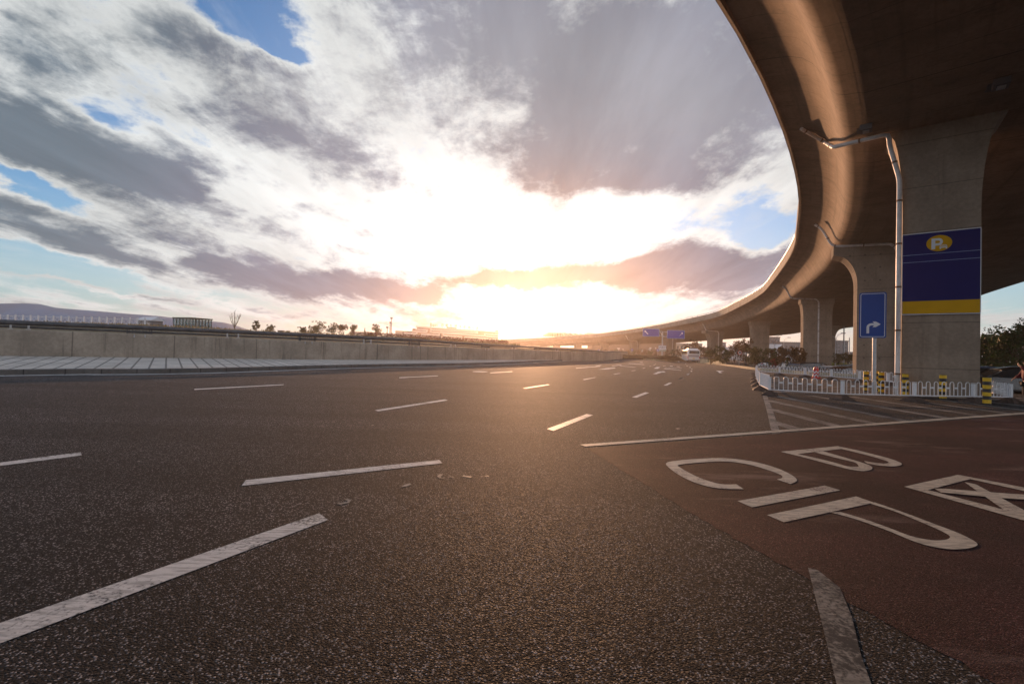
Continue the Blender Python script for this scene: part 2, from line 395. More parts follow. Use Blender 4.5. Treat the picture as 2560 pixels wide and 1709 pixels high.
# pavement sheet between kerb and wall
def resample(L, n):
    d = [0]
    for i in range(1, len(L)): d.append(d[-1] + (L[i]-L[i-1]).length)
    out = []; j = 0
    for k in range(n):
        t = d[-1]*k/(n-1)
        while j < len(d)-2 and d[j+1] < t: j += 1
        out.append(L[j].lerp(L[j+1], (t-d[j])/max(1e-6, d[j+1]-d[j])))
    return out
wi = len(WBc) - 1
kk = [Vector((p.x, p.y, .186)) for p in KL]
b = MB(); prevs = None; s = 0; last = None
rowsA = []
for i, p in enumerate(kk):
    t = kk[min(i+1, len(kk)-1)] - kk[max(i-1, 0)]; t.normalize(); n = Vector((-t.y, t.x, 0)); a = p + n*.3
    # nearest wall point along the normal
    best = min(WBc, key=lambda q: abs((q - a).xy.dot(t.xy)) + .02*(q-a).length)
    if last: s += (p-last).length
    last = p; w = (best-a).length
    rowsA.append(([a.lerp(best, k/4) for k in range(5)], s, w))
ids = [[b.V(q, (q.x*.80+q.y*.60, -q.x*.60+q.y*.80)) for k, q in enumerate(r)] for r, s_, w_ in rowsA]
for i in range(len(ids)-1):
    for k in range(4): b.face((ids[i][k], ids[i][k+1], ids[i+1][k+1], ids[i+1][k]))
tag(b.build('sidewalk', M['paving']), kind='structure')

# ---- roadside wall with pipe rail
wt = [(-500,812),(-220,815),(0,821),(320,834),(640,847),(892,858),(1050,864.5),(1200,869.8),(1350,875),(1500,880.3),(1521,881)]
WT = [at(px, py, w.y) for (px, py), w in zip(wt, WB)]; WT[0] = WB[0] + Vector((0,0,WT[2].z-WB[2].z)); WT[1] = WB[1] + Vector((0,0,WT[2].z-WB[2].z)); WT.append(WB[-1] + Vector((0,0,WT[-1].z - WB[-1].z)))
pr = [(-500,795),(-220,798),(0,805),(320,817.5),(640,832),(892,843),(1050,851),(1200,861),(1350,869),(1500,877.5),(1521,879)]
PR = [at(px, py, w.y + .2) for (px, py), w in zip(pr, WB)]; PR[0] = WB[0] + Vector((0,0,PR[2].z-WB[2].z)); PR[1] = WB[1] + Vector((0,0,PR[2].z-WB[2].z)); PR.append(WT[-1] + Vector((0,0,.2)))
wall = thing('roadside_wall', 'long stained concrete wall beside the tiled pavement, topped by a thick dark pipe rail', 'wall')
nW = 90
A = resample(catmull(WB, 1.0), nW); T = []
# heights interpolated on the same parameter
def interp(Lb, Lv, n):
    cb = catmull(Lb, 1.0); out = []
    d = [0]
    for i in range(1, len(Lb)): d.append(d[-1] + (Lb[i]-Lb[i-1]).length)
    for k in range(n):
        t = d[-1]*k/(n-1); j = 0
        while j < len(d)-2 and d[j+1] < t: j += 1
        f = (t-d[j])/(d[j+1]-d[j]); out.append(Lv[j]*(1-f) + Lv[j+1]*f)
    return out
Th = interp(WB, [w.z for w in WT], nW); Ph = interp(WB, [p.z for p in PR], nW)
rings = []; uvs = []; s = 0; norms = []
for i, p in enumerate(A):
    t = A[min(i+1, nW-1)] - A[max(i-1, 0)]; t.z = 0; t.normalize(); n = Vector((-t.y, t.x, 0)); norms.append((t, n))
    if i: s += (A[i]-A[i-1]).length
    zb, zt = p.z - .25, Th[i]
    prof = [(0,zb),(0,zt-.06),(.02,zt),(.28,zt),(.3,zt-.06),(.3,zb)]
    rings.append([Vector((p.x, p.y, 0)) + n*o + Vector((0,0,z)) for o, z in prof]); uvs.append([(s, z) for o, z in prof])
b = MB(); b.loft(rings, uvs=uvs); b.build('wall_body', M['wall'], wall)
pp = [Vector((A[i].x, A[i].y, Ph[i])) + norms[i][1]*.2 for i in range(nW)]
b = MB(); b.tube(pp, [.115]*nW, 12); b.build('pipe_rail', M['rail'], wall, True)
b = MB()
low = [Vector((A[i].x, A[i].y, Th[i]*.62 + Ph[i]*.38)) + norms[i][1]*.24 for i in range(nW)]
b.tube(low, [.055]*nW, 6); b.build('lower_rail', M['rail'], wall, True)
d = 0; k = 0
for i in range(1, nW):
    d += (A[i]-A[i-1]).length
    if d > 3.2:
        d = 0; k += 1; t, n = norms[i]; rz = atan2(t.y, t.x); z0, z1 = Th[i], Ph[i]
        c = A[i] + n*.2
        if k % 2:
            for e in (-.28, .28):
                q = c + t*e; b = MB(); b.box((q.x, q.y, (z0+z1)/2), (.07, .10, z1-z0-.1), rz)
                b.box((q.x, q.y, z0+.015), (.16, .16, .028), rz); b.build('post', M['galv'], wall)
        else:
            b = MB(); h = z1-.10-(z0+.02)
            for e in (-.5, .5):
                q = c + t*e; b.box((q.x, q.y, z0+.02+h/2), (.05, .16, h), rz)
            for e in range(7):
                q = c + t*(-.42+.14*e); b.box((q.x, q.y, z0+.02+h/2), (.03, .05, h*.98), rz)
            for e in (.25, .6): b.box((c.x, c.y, z0+h*e), (.95, .055, .03), rz)
            b.build('bracket', M['rail'], wall)
            for e in (-.22, .22):
                q = A[i] + t*e - n*.02; b = MB(); b.box((q.x, q.y, z0-.09), (.045, .03, .16), rz); b.build('bolt', M['galv'], wall)

# ------------------------------------------------------------------ painted markings (parts of the road)
def gp(px, py, lift=.003):
    p = gnd(px, py); return Vector((p.x, p.y, p.z + lift + .0003 * max(0, p.y - 25)))
def c1(x, y): return (x*.5449, 900 + y*.5449)
def c2(x, y): return (1280 + x*.5449, 900 + y*.5449)
def c3(x, y): return (1400 + x*.25543, 880 + y*.25543)
def c6(x, y): return (1600 + x*.40868, 1080 + y*.40868)
def c8(x, y): return (1860 + x*.298, 900 + y*.298)
def cf(x, y): return (1460 + x*.12771, 860 + y*.12771)
dashes = [
 [(-260,1648),(-260,1702),(0,1603),(0,1555.5)], [(604,1214.4),(1106,1157.7),(1098,1149.6),(614.6,1199.7)],
 [(1367,1072),(1383.5,1077),(1482.7,1037.3),(1466.4,1034.6)], [(1579.5,992.4),(1591,993.9),(1623.5,981.6),(1613,980)],
 [(1658.5,963),(1667.7,963.8),(1680.4,956.6),(1672.8,955.9)], [(1696.8,946.9),(1704,947.5),(1709.8,943.3),(1703,943)],
 [(1716,936.7),(1721,937),(1724.9,933.1),(1720,933)], [(-260,1190),(-260,1198),(204,1138),(202,1130)],
 [(937,1025),(945,1028),(1120,1000.5),(1112,998)], [(1307,970),(1313,971),(1375,961.5),(1369,960.5)],
 [(1456,948.3),(1461,949.5),(1491.5,943),(1487,942.8)], [(486,972),(486,974.2),(709,962.2),(709,960.4)],
 [(998,943),(998,944.8),(1095,940),(1095,938.6)], [(1225,931.2),(1225,932.6),(1281,929.2),(1281,928)], [(1440,919.8),(1440,921),(1500,916),(1500,914.8)],
]
for q in ([(565,588),(600,592),(720,572),(690,567)],[(915,523),(945,526),(1025,514),(1000,510)],[(1135,476),(1160,479),(1203,465),(1185,461)],
          [(1268,437),(1290,440),(1326,431),(1308,428)],[(1355,411),(1375,414),(1388,405),(1372,403)],[(1388,394),(1402,396),(1410,389),(1398,387)],
          [(1998,596),(2040,600),(2072,577),(2040,574)],[(2080,535),(2110,540),(2122,523),(2095,521)],[(2090,489),(2118,492),(2124,482),(2098,481)],
          [(2058,459),(2085,462),(2092,453),(2066,451)],[(2002,431),(2026,434),(2034,426),(2010,424)],[(1975,392),(1990,394),(1994,387),(1980,386)],
          [(1850,681),(1890,685),(1958,652),(1915,648)]):
    dashes.append([cf(*p) for p in q])
b = MB()
for q in dashes[1:]: b.poly([gp(*p) for p in q])
# the long nearest dash, finely divided so its edges can be a little ragged
a0, a1, e0, e1 = gp(-300,1661), gp(-300,1722), gp(798,1283), gp(820,1299.4)
for k in range(40):
    f0, f1 = k/40, (k+1)/40
    b.poly([a0.lerp(e0, f0), a1.lerp(e1, f0), a1.lerp(e1, f1), a0.lerp(e0, f1)])
tag(b.build('lane_dashes', M['line'], road), 'white broken lane lines curving across the asphalt')
b = MB()
for q in ([(1345,582),(1418,586),(1520,553),(1598,553),(1565,528),(1425,543),(1445,548)], [(1362,480),(1440,482),(1500,450),(1425,448)],
          [(270,499),(440,492),(625,472),(590,459),(440,472)], [(540,428),(545,434),(732,411),(728,403)], [(228,424),(232,430),(342,418),(338,412)],
          [(1540,428),(1595,432),(1597,425),(1545,423)], [(1680,436),(1735,438),(1738,428),(1684,427)], [(1815,441),(1872,446),(1874,438),(1818,436)],
          [(1665,396),(1712,403),(1712,397),(1668,391)], [(1560,482),(1905,518),(1908,512),(1565,476)], [(1580,478),(1912,474),(1912,470),(1580,473)],
          [(865,384),(980,390),(1180,404),(1180,398),(980,382),(868,378)], [(1085,358),(1150,364),(1152,357),(1090,353)], [(700,428),(1005,458),(1008,452),(705,423)],
          [(580,340),(690,330),(690,326),(580,335)]):
    b.poly([gp(*cf(*p)) for p in q])
b.poly([gp(*c3(*p)) for p in ((1525,181),(1610,186),(1568,192),(1590,204),(1562,204),(1546,191))])
b.build('lane_arrows', M['line'], road)
b = MB()
for q in ([(1545,657),(1560,663),(1600,655),(1611,645),(1600,637),(1575,638),(1597,645),(1590,652)], [(1838,583),(1862,580),(1888,571),(1880,565),(1855,572)],
          [(2005,533),(2015,541),(2040,545),(2020,536),(2035,522),(2018,521)], [(2050,535),(2082,539),(2080,534)], [(2118,533),(2160,540),(2166,534),(2125,529)], [(2220,533),(2243,534),(2240,529)],
          [(375,788),(405,784),(402,780)], [(625,465),(645,466),(640,461)], [(1030,716),(1042,714),(1038,710)], [(1690,531),(1702,532),(1700,528)], [(1700,300),(1716,299),(1712,295)]):
    b.poly([gp(*c1(*p)) for p in q])
b.poly([gp(*c3(*p)) for p in ((1125,748),(1150,755),(1182,748),(1150,742))])
b.build('paint_scraps', M['worn'], road)
b = MB(); cen = gnd(1200,929)
b.poly([Vector((cen.x + .42*cos(a*pi/8), cen.y + .42*sin(a*pi/8), .007)) for a in range(16)])
b.build('manhole_cover', M['galv'], road)
# wide worn wedge at the front of the red lane, hatched island
b = MB(); b.poly([gp(*c2(*p)) for p in ((1358,952),(1405,965),(1505,1045),(1560,1180),(1600,1350),(1650,1490),(1490,1490),(1430,1240))]); b.build('worn_edge_line', M['worn'], road)
b = MB(); b.poly([gp(*c8(*p)) for p in ((150,275),(185,275),(245,430),(305,613),(235,622),(190,420))])
b.build('hatch_border_line', M['hatch'], road)
hb0, hb1 = gnd(*c8(185,275)), gnd(*c8(305,613))
b = MB()
sl = gnd(1460,1115); sr = gnd(2560,1033); far0 = gnd(1893,966)
sdir = (sr-sl).normalized(); st = Vector((-.02, -1, 0)).normalized()
st = (gnd(*c8(1190,548)) - gnd(*c8(225,340))).normalized()
def hit_line(p, d, a, u):          # p + k d meets a + m u
    den = d.x*(-u.y) + d.y*u.x
    r = a - p; return (r.x*(-u.y) + r.y*u.x)/den
bl = gnd(*c8(185,275)); br = gnd(*c8(305,613)); bd = (bl-br).normalized()
pos = .95
while pos < 9.5:
    o = br + bd*pos; o2 = br + bd*(pos+.62)
    if pos > 9.6: o = o + Vector((.35,0,0)); o2 = o2 + Vector((.35,0,0))
    k1 = hit_line(o, st, sl, sdir); k2 = hit_line(o2, st, sl, sdir)
    lim = 15
    pts = [o, o + st*min(k1-.06, lim), o2 + st*min(k2-.06, lim), o2]
    b.poly([Vector((p.x, p.y, .0025)) for p in pts])
    pos += 2.38
for x0_ in (9.5, 10.75, 12.0, 13.25, 14.5, 15.75):
    o = Vector((x0_, 14.9 - .12*(x0_-9.5), 0)); o2 = o + Vector((.30,0,0)); k1 = hit_line(o, st, sl, sdir); k2 = hit_line(o2, st, sl, sdir)
    b.poly([Vector((p.x, p.y, .0025)) for p in (o, o + st*(k1-.06), o2 + st*(k2-.06), o2)])
y_ = 15.9
while y_ < 27.5:
    xl_ = 8.5 + (y_-15.2)*.50; xr_ = 17.6
    b.poly([(xl_, y_, .0032), (xr_, y_-1.3, .0032), (xr_, y_-.9, .0032), (xl_, y_+.4, .0032)]); y_ += .95
b.build('hatch_stripes', M['hatch'], road)

# red lane, its edge line and lettering
tag_red = MB()
rl = [(1466,1121),(1600,1203),(1740,1290),(1945,1405),(2040,1460),(2280,1590),(2500,1709)]
redp = [gnd(*p) for p in rl] + [Vector((2.3,.6,0)), Vector((4.0,-4,0)), Vector((26,-3,0)), Vector((22,9.5,0)), Vector((18,13.1,0)), gnd(2560,1037)]
jag = []
for a_, c_ in zip(redp[:7], redp[1:8]):
    nn = max(2, int((c_-a_).length/.06)); u_ = (c_-a_).normalized(); v_ = Vector((-u_.y, u_.x, 0))
    jag += [a_.lerp(c_, k/nn) + v_*random.gauss(0, .010) for k in range(nn)]
tag_red.poly([Vector((p.x, p.y, .0015)) for p in jag + redp[7:]]); redo = tag(tag_red.build('red_lane', M['red']), kind='structure')
ext = sr + sdir*6
b = MB(); off = Vector((-sdir.y, sdir.x, 0))
b.poly([Vector((p.x, p.y, .0046)) for p in (sl - off*.03, ext - off*.10, ext + off*.09, sl + off*.10)]); b.build('lane_edge_line', M['letter'], redo)
def gl(p): q = gnd(*c6(*p)); return Vector((q.x, q.y, .0040))
def ribbon(b, outer, inner, sub=4, dz=0.0006):
    o = catmull([gl(p) for p in outer], .02 if False else 9e9); i = [gl(p) for p in inner]; o = [gl(p) for p in outer]
    def dense(L):
        out = []
        for k in range(len(L)-1):
            p0 = L[max(k-1,0)]; p1 = L[k]; p2 = L[k+1]; p3 = L[min(k+2,len(L)-1)]
            for q in range(sub):
                t = q/sub; out.append(.5*((2*p1)+(p2-p0)*t+(2*p0-5*p1+4*p2-p3)*t*t+(3*p1-p0-3*p2+p3)*t**3))
        return out + [L[-1]]
    o = dense(o); i = dense(i)
    for k in range(len(o)-1): b.poly([q + Vector((0,0,dz)) for q in (o[k], i[k], i[k+1], o[k+1])])
b = MB(); b.poly([gl(p) for p in ((778,508),(1322,394),(1432,432),(880,552))])
ribbon(b, [(1436,431),(1620,495),(1800,563),(1950,620),(2055,675),(2050,702),(1960,718),(1840,712),(1690,675),(1500,598),(1300,528),(1158,491)],
          [(1408,438),(1560,487),(1720,552),(1830,600),(1893,636),(1885,655),(1850,662),(1780,662),(1660,638),(1520,586),(1380,536),(1225,489)])
tag(b.build('painted_letter', M['letter'], redo), 'cream letter P nearest the camera')
b = MB(); b.poly([gl(p) for p in ((597,422),(1130,328),(1225,356),(685,461))]); tag(b.build('painted_letter', M['letter'], redo), 'cream letter I, a plain bar')
b = MB()
ribbon(b, [(635,350),(480,345),(360,318),(260,275),(185,225),(160,190),(230,175),(360,164),(480,159),(600,167),(720,187),(840,222),(930,265),(960,298),(920,318)],
          [(590,320),(490,318),(390,290),(310,255),(250,220),(232,203),(300,193),(400,184),(500,180),(590,186),(690,205),(790,235),(860,262),(870,280),(838,290)])
tag(b.build('painted_letter', M['letter'], redo), 'cream letter C, an open curve')
b = MB(); b.poly([gl(p) for p in ((860,120),(1210,86),(1262,99),(962,134))])
ribbon(b, [(1215,88),(1330,112),(1450,142),(1550,170),(1603,196),(1560,210),(1470,206),(1390,192)], [(1222,101),(1310,122),(1400,145),(1470,165),(1520,183),(1500,193),(1440,188),(1370,178)], 4, .0012)
ribbon(b, [(865,121),(1000,155),(1150,195),(1280,228),(1370,239),(1420,225),(1395,200),(1250,155),(1115,116)], [(964,134),(1080,160),(1200,190),(1270,210),(1330,212),(1335,205),(1310,185),(1200,158),(1070,124)])
tag(b.build('painted_letter', M['letter'], redo), 'cream letter B beyond the letter C')
b = MB(); zq = 0
for q in ([(1613,335),(1945,262),(2020,288),(1760,355)], [(1622,337),(1762,356),(2349,508),(2700,600),(2700,636),(2349,543)], [(1948,263),(2349,340),(2700,406),(2700,432),(2349,362),(2008,286)],
          [(1985,308),(2055,322),(2349,480),(2480,560),(2349,520),(2238,487)], [(1800,348),(1870,350),(2349,386),(2480,398),(2480,425),(2349,415),(2180,405),(1840,371)]):
    zq += .0008; b.poly([gl(p) + Vector((0,0,zq)) for p in q])
tag(b.build('painted_symbol', M['letter'], redo), 'cream box with a cross in it')

# right kerb with the pale lit top
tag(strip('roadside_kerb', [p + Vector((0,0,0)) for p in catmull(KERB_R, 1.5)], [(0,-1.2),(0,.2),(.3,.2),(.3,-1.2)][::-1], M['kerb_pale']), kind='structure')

# ------------------------------------------------------------------ elevated road
edge = [(-26.2,-11),(-19.2,-7.1),(-12.5,-2.7),(-6.1,2.1),(-.1,7.3),(5.6,13.0),(6.9,14.4),(8.8,16.6),(12,20.6),(15.3,25.1),(18.4,29.7),(21.6,35.0)]
EZ = [11.35]*len(edge)
for px, py, sc in ((1979,610,1.0),(1928,691,1.0),(1900,722,.98),(1850,753,.95),(1793,780,.9),(1730,794.5,.85),(1645,812,.8),(1560,825.6,.73),(1481,836,.68),(1387,842,.62),(1294,847,.56),(1239,850,.53),(1120,856,.50)):
    zt = 1.25 + 11.05*sc; p = onz(px, py, zt); edge.append((p.x, p.y)); EZ.append(zt - 1.0 - .35*(1-smooth(.8,1,sc)) - .0)
ES = catmull([(x, y, z) for (x, y), z in zip(edge, EZ)], 2.0)
def frame(i):
    t = ES[min(i+1, len(ES)-1)] - ES[max(i-1, 0)]; t.z = 0; t.normalize(); return t, Vector((t.y, -t.x, 0))
def dwidth(p): return 17 + 8*smooth(40, 110, p.y)
via = thing('elevated_road', 'wide curved concrete elevated road sweeping overhead and away into the distance', 'bridge')
left = [(0,0),(.10,-.04),(.16,.03),(.7,-.09),(1.15,-.23),(1.5,-.42),(1.8,-.74),(2.0,-1.10),(2.14,-1.44),(2.26,-1.72),(2.42,-1.92),(2.62,-2.01),(2.95,-2.06),(3.1,-2.12)]
rings = []; uvs = []; s = 0
for i, p in enumerate(ES):
    t, n = frame(i); w = dwidth(p) + 6.0
    if i: s += (ES[i]-ES[i-1]).length
    prof = [(.4,.3),(0,.3)] + left + [(w*.5,-2.12)] + [(w-o, z) for o, z in left[::-1]] + [(w,.3),(w-.4,.3)]
    rings.append([p + n*o + Vector((0,0,z)) for o, z in prof])
    pl = [0]
    for k in range(1, len(prof)): pl.append(pl[-1] + sqrt((prof[k][0]-prof[k-1][0])**2 + (prof[k][1]-prof[k-1][1])**2))
    uvs.append([(s, q) for q in pl])
b = MB(); b.loft(rings, uvs=uvs); b.build('girder', M['deck'], via, True, 40)
for side in (0, 1):
    rings = []; uvs = []; s = 0
    for i, p in enumerate(ES):
        t, n = frame(i); w = dwidth(p) + 6.0
        if i: s += (ES[i]-ES[i-1]).length
        h = 1.0 + .35*smooth(70, 100, p.y)
        prof = [(-.03,.04),(-.03,h-.03),(0,h),(.2,h),(.24,h-.04),(.4,.33),(.4,.302),(.002,.302)]
        if side: prof = [(w-o, z) for o, z in prof]
        rings.append([p + n*o + Vector((0,0,z)) for o, z in prof]); uvs.append([(s, z) for o, z in prof])
    b = MB(); b.loft(rings, uvs=uvs); b.build('parapet', M['parapet'], via, True, 30)
b = MB(); d = 9; rl = []
for i, p in enumerate(ES):
    t, n = frame(i); h = 1.0 + .35*smooth(70, 100, p.y); q = p + n*.1 + Vector((0,0,h))
    if i: d += (ES[i]-ES[i-1]).length
    if p.y < 40: continue
    rl.append(q + Vector((0,0,.30)))
    if d >= 1.9: d = 0; b.box((q.x, q.y, q.z+.15), (.12,.12,.32), atan2(t.y, t.x))
b.tube(rl, [.06]*len(rl), 6); b.build('railing', M['galv'], via)

# piers
def pier(name_label, corner, tdir, w, dlen, ztop, zbase, fl, fr, m, group='piers under the elevated road', grooves=3, flz=1.9, endv=.65):
    """corner: ground point of the left front corner; tdir: direction of the deck there"""
    t = Vector((tdir[0], tdir[1], 0)).normalized(); n = Vector((t.y, -t.x, 0))
    r = thing('bridge_pier', name_label, 'bridge pier', (corner[0], corner[1], zbase), atan2(n.y, n.x), group)
    # local: x to the right across the face, y along the deck, z up; origin at left front corner
    H = ztop - zbase; b = MB(); rings = []
    gz = [0, H-flz-1.0] + [H-flz-1.0 + (flz+1-endv)*k/10 for k in range(1, 11)] + ([H] if endv else [])
    for z in gz:
        f = min(1, max(0, (z-(H-flz-1.0))/(flz+1-endv))); e = 1 - sqrt(max(0, 1-f*f))
        xl = -fl*e; xr = w + fr*e; ch = .06
        ring = [(xl+ch, 0)]
        ring = []
        # left face with grooves, from front to back
        gcount = grooves; seg = dlen/(gcount*2+1); y = 0
        pts = [(xl, 0)]
        for k in range(gcount):
            y0 = seg*(2*k+1); y1 = y0+seg
            pts += [(xl, y0), (xl+.24, y0+.04), (xl+.24, y1-.04), (xl, y1)]
        pts += [(xl, dlen), (xr, dlen), (xr, .0)]
        rings.append([Vector((px, py, z)) for px, py in pts])
    b.loft(rings); b.build('shaft', m, r, False)
    for x in (w*.25, w*.75): b = MB(); b.box((x, dlen*.5, H+.03), (.5, .5, .10)); b.build('bearing_block', M['bldgrey'], r)
    return r, t, n
def deck_at(px, inset):
    """where the sight line of photo column px meets the line a given distance inside the deck edge"""
    best = None
    for i in range(len(ES)-1):
        p = ES[i]; t, n = frame(i); q = p + n*inset; 
        if q.y < 8: continue
        r = ray(px, 900); k = abs(q.x/q.y - r.x/r.y)
        if best is None or k < best[0]: best = (k, q, t, p.z)
    return best[1], best[2], best[3]
PIERS = []
pn = ['nearest pier, carrying the navy parking sign', 'second pier from the camera, behind the blue turn arrow sign, with a curved fluted capital',
      'third pier, standing behind the parked cars with a white drainpipe on its face', 'fourth pier, rising behind the speed limit sign and small trees',
      'fifth pier, just behind the coach, with a hooked fluted capital', 'sixth pier, behind the right gantry panel', 'seventh pier, behind the small blue sign left of the gantry',
      'eighth pier, above the end of the roadside wall', 'ninth pier, pale with glare above the wall', 'tenth pier, low in the glare', 'eleventh pier, low and thick in the glare', 'twelfth pier, farthest and lowest in the glare']
zs1 = 11.35 - 2.12
p1c = onz(2252, 987, 0); p1r = onz(2450, 999, 0); fdir = (p1r-p1c).normalized(); p1t = Vector((-fdir.y, fdir.x, 0))
p1, t1, n1 = pier(pn[0], p1c, p1t, 1.94, 1.8, zs1, -.6, .42, .62, M['pier_plain'], grooves=0, flz=2.2, endv=0)
PIERS.append((p1, p1c, t1, n1, zs1))
p2c = onz(2140, 938.6, 0)
info = [(2140,1.4,.6,3.4),(2004,.35,.3,3.3),(1880,.4,.3,3.2),(1776,1.6,.5,3.2),(1668,.4,.3,3.2),(1578,.4,.3,3.2),(1504,1.2,.4,3.2),(1440,.4,.3,3.2),(1388,.4,.3,3.2),(1330,1.6,1.4,3.0),(1285,1.6,1.4,3.0)]
for k, (px, fl, fr, w) in enumerate(info):
    q, t, z = deck_at(px, 3.9)
    if k == 0: q = p2c
    zt = z - 2.12
    r, t, n = pier(pn[k+1], (q.x, q.y), t, w, 1.9, zt, -1.0, fl, fr, M['pier'])
    PIERS.append((r, Vector((q.x, q.y, 0)), t, n, zt))
# second row
for px, py_, lab in ((2046, 98, 'far row pier seen at the right of the third pier, with an arched right edge'),):
    p = at(px, 900, py_); i = min(range(len(ES)), key=lambda i: (ES[i]-Vector((p.x-14, p.y+5, 11))).length); t, n = frame(i)
    pier(lab, (p.x, p.y), t, 3.2, 1.8, ES[i].z-2.12, -1.0, .5, 1.6, M['pier'])

# drainpipes
def drainpipe(label, pts, r=.085, cl=True):
    o = thing('drainpipe', label, 'drainpipe', (pts[-1].x, pts[-1].y, pts[-1].z), 0, 'drainpipes down the piers'); L = o.location.copy()
    q = []
    for i, p in enumerate(pts):          # round the elbows
        if 0 < i < len(pts)-1:
            a = (pts[i-1]-p); c = (pts[i+1]-p); d = min(.18, a.length*.4, c.length*.4)
            q += [p + a.normalized()*d, p + (a.normalized()+c.normalized())*d*.22, p + c.normalized()*d]
        else: q.append(p)
    b = MB(); b.tube([x - L for x in q], r, 10); b.build('pipe', M['pipe'], o, True, 50)
    if cl:
        for i in range(len(pts)-1):
            if (pts[i+1]-pts[i]).length < .7 and i % 2: continue
            a, c = pts[i], pts[i+1]; n = max(1, int((c-a).length/1.5))
            for k in range(n):
                m_ = a.lerp(c, (k+.5)/n); u = (c-a).normalized(); b = MB(); b.tube([m_-L-u*.03, m_-L+u*.03], r*1.18, 10); b.build('clamp', M['collar'], o)
    return o
def under(px, py, drop):
    z = 10.3
    for _ in range(60):
        p = onz(px, py, z); i = min(range(len(ES)), key=lambda i: (ES[i]-p).xy.length); t, n = frame(i); o = (p-ES[i]).dot(n); zz = left[-1][1]
        for (oa, za), (ob, zb) in zip(left, left[1:]):
            if oa <= o <= ob: zz = za + (zb-za)*(o-oa)/(ob-oa); break
        z = .8*z + .2*(ES[i].z + zz - drop)
    return onz(px, py, z)
dp = [under(2003,322,.09), under(2023,333.5,.09), under(2043,345,.09), under(2063,356.5,.10), onz(2083,368,9.22), onz(2222,335,9.10), onz(2236,356,8.75), onz(2256,440,7.55), onz(2242,984,0.0)]
# keep the lower run just in front of the face
base = p1c - n1*.10 - t1*.10
dp = dp[:5] + [onz(2222,335,9.10)] + [Vector((base.x, base.y, 8.75)) - n1*.28, Vector((base.x, base.y, 7.5)), Vector((base.x, base.y, -.02))]
drainpipe('white drainpipe running along the deck and down the left edge of the nearest pier', dp, .075)
for k, (xr, lab) in {1: (2.15, 'white drainpipe down the face of the second pier'), 2: (1.75, 'white drainpipe down the face of the third pier'), 3: (None, None), 4: (2.0, 'white drainpipe down the face of the pier behind the coach'),
                     5: (2.0, 'white drainpipe below the right gantry panel'), 6: (2.2, 'white drainpipe right of the seventh pier flutes')}.items():
    if xr is None: continue
    r, c, t, n, zt = PIERS[k]; f = Vector((c.x, c.y, 0)) - t*.12
    e = n*(-3.3)
    pts = [f + n*(o_-3.9) + Vector((0,0,zt+2.12+zz-.09)) for o_, zz in ((1.35,-.34),(1.75,-.68),(2.05,-1.22),(2.25,-1.70),(2.42,-1.95))] + [f + n*(-1.15) + Vector((0,0,zt-.05)), f + n*(xr-.35) + Vector((0,0,zt-.15)), f + n*xr + Vector((0,0,zt-.55)), f + n*xr + Vector((0,0,-.9))]
    drainpipe(lab, pts, .09 if k < 4 else .11, k < 3)
# small ceiling lamp boxes under the deck
for px, py, lab in ((2165, 322, 'small grey junction box under the deck left of the nearest pier'), (2503, 210, 'small dark junction box under the deck right of the nearest pier')):
    p = onz(px, py, zs1 - .1); o = thing('junction_box', lab, 'junction box', (p.x, p.y, p.z), .9)
    b = MB(); b.box((0,0,0), (.42,.34,.18)); b.box((.3,.05,.085), (.5,.42,.025)); b.build('casing', M['bldgrey'], o)
    b = MB(); b.box((0,0,-.1), (.22,.18,.04)); b.build('cover_plate', M['galv'], o)

# ------------------------------------------------------------------ parking sign on the nearest pier
ang1 = atan2(n1.y, n1.x)
def face_pt(px, py, off):            # hit the nearest pier's face plane
    d = ray(px, py); o = p1c - t1*off; k = (o - EYE).dot(t1)/d.dot(t1); return EYE + d*k
q00 = face_pt(2253,787,.1); q10 = face_pt(2450,783,.1); q01 = face_pt(2257,590,.1); q11 = face_pt(2455,565,.1)
SX = [ (q - p1c).dot(n1) for q in (q00, q10, q01, q11)]
xl = (SX[0]+SX[2])/2; xr = (SX[1]+SX[3])/2; zl = (q00.z+q10.z)/2; zh = (q01.z+q11.z)/2
sign = thing('parking_sign', 'large navy parking sign with gold band and white letter P on the nearest pier', 'sign', p1c - t1*.10 + n1*xl + Vector((0,0,zl)), ang1)
W_, H_ = xr-xl, zh-zl
b = MB(); b.box((W_/2, .03, H_/2), (W_, .05, H_)); b.build('board', M['navy'], sign)
def flat(b, pts, y=-.001, th=.006):
    b.prism([Vector((x, y, z)) for x, z in pts], (0, -th, 0))
def rect(b, x0, z0, x1, z1, y=.004, th=.008): flat(b, [(x0,z0),(x1,z0),(x1,z1),(x0,z1)], y, th)
b = MB(); rect(b, .012, .03, W_-.012, H_*.165); b.build('gold_band', M['gold'], sign)
b = MB()
for z in (.735, .645): rect(b, .012, H_*z, W_-.012, H_*z+.012)
b.build('divider_line', M['paleblue'], sign)
b = MB(); e = .02
for x0, z0, x1, z1 in ((0,-.005,W_,e),(0,H_-e,W_,H_+.005),(-.005,e,.012,H_-e),(W_-.014,e,W_+.005,H_-e)): rect(b, x0, z0, x1, z1, .003, .012)
b.build('frame', M['signwhite'], sign)
cx_, cz_ = W_*.485, H_*.858; rx_ = W_*.165
b = MB(); flat(b, [(cx_ + rx_*cos(a*pi/20), cz_ + rx_*.84*sin(a*pi/20)) for a in range(40)], .004, .008); b.build('gold_disc', M['gold'], sign)
b = MB(); px0 = cx_-rx_*.60; ph = rx_*1.12; pz = cz_-rx_*.60; s_ = ph*.27
rect(b, px0, pz, px0+s_, pz+ph, -.005, .006)
oc = (px0+s_, pz+ph*.66); R0, R1 = ph*.34, ph*.13
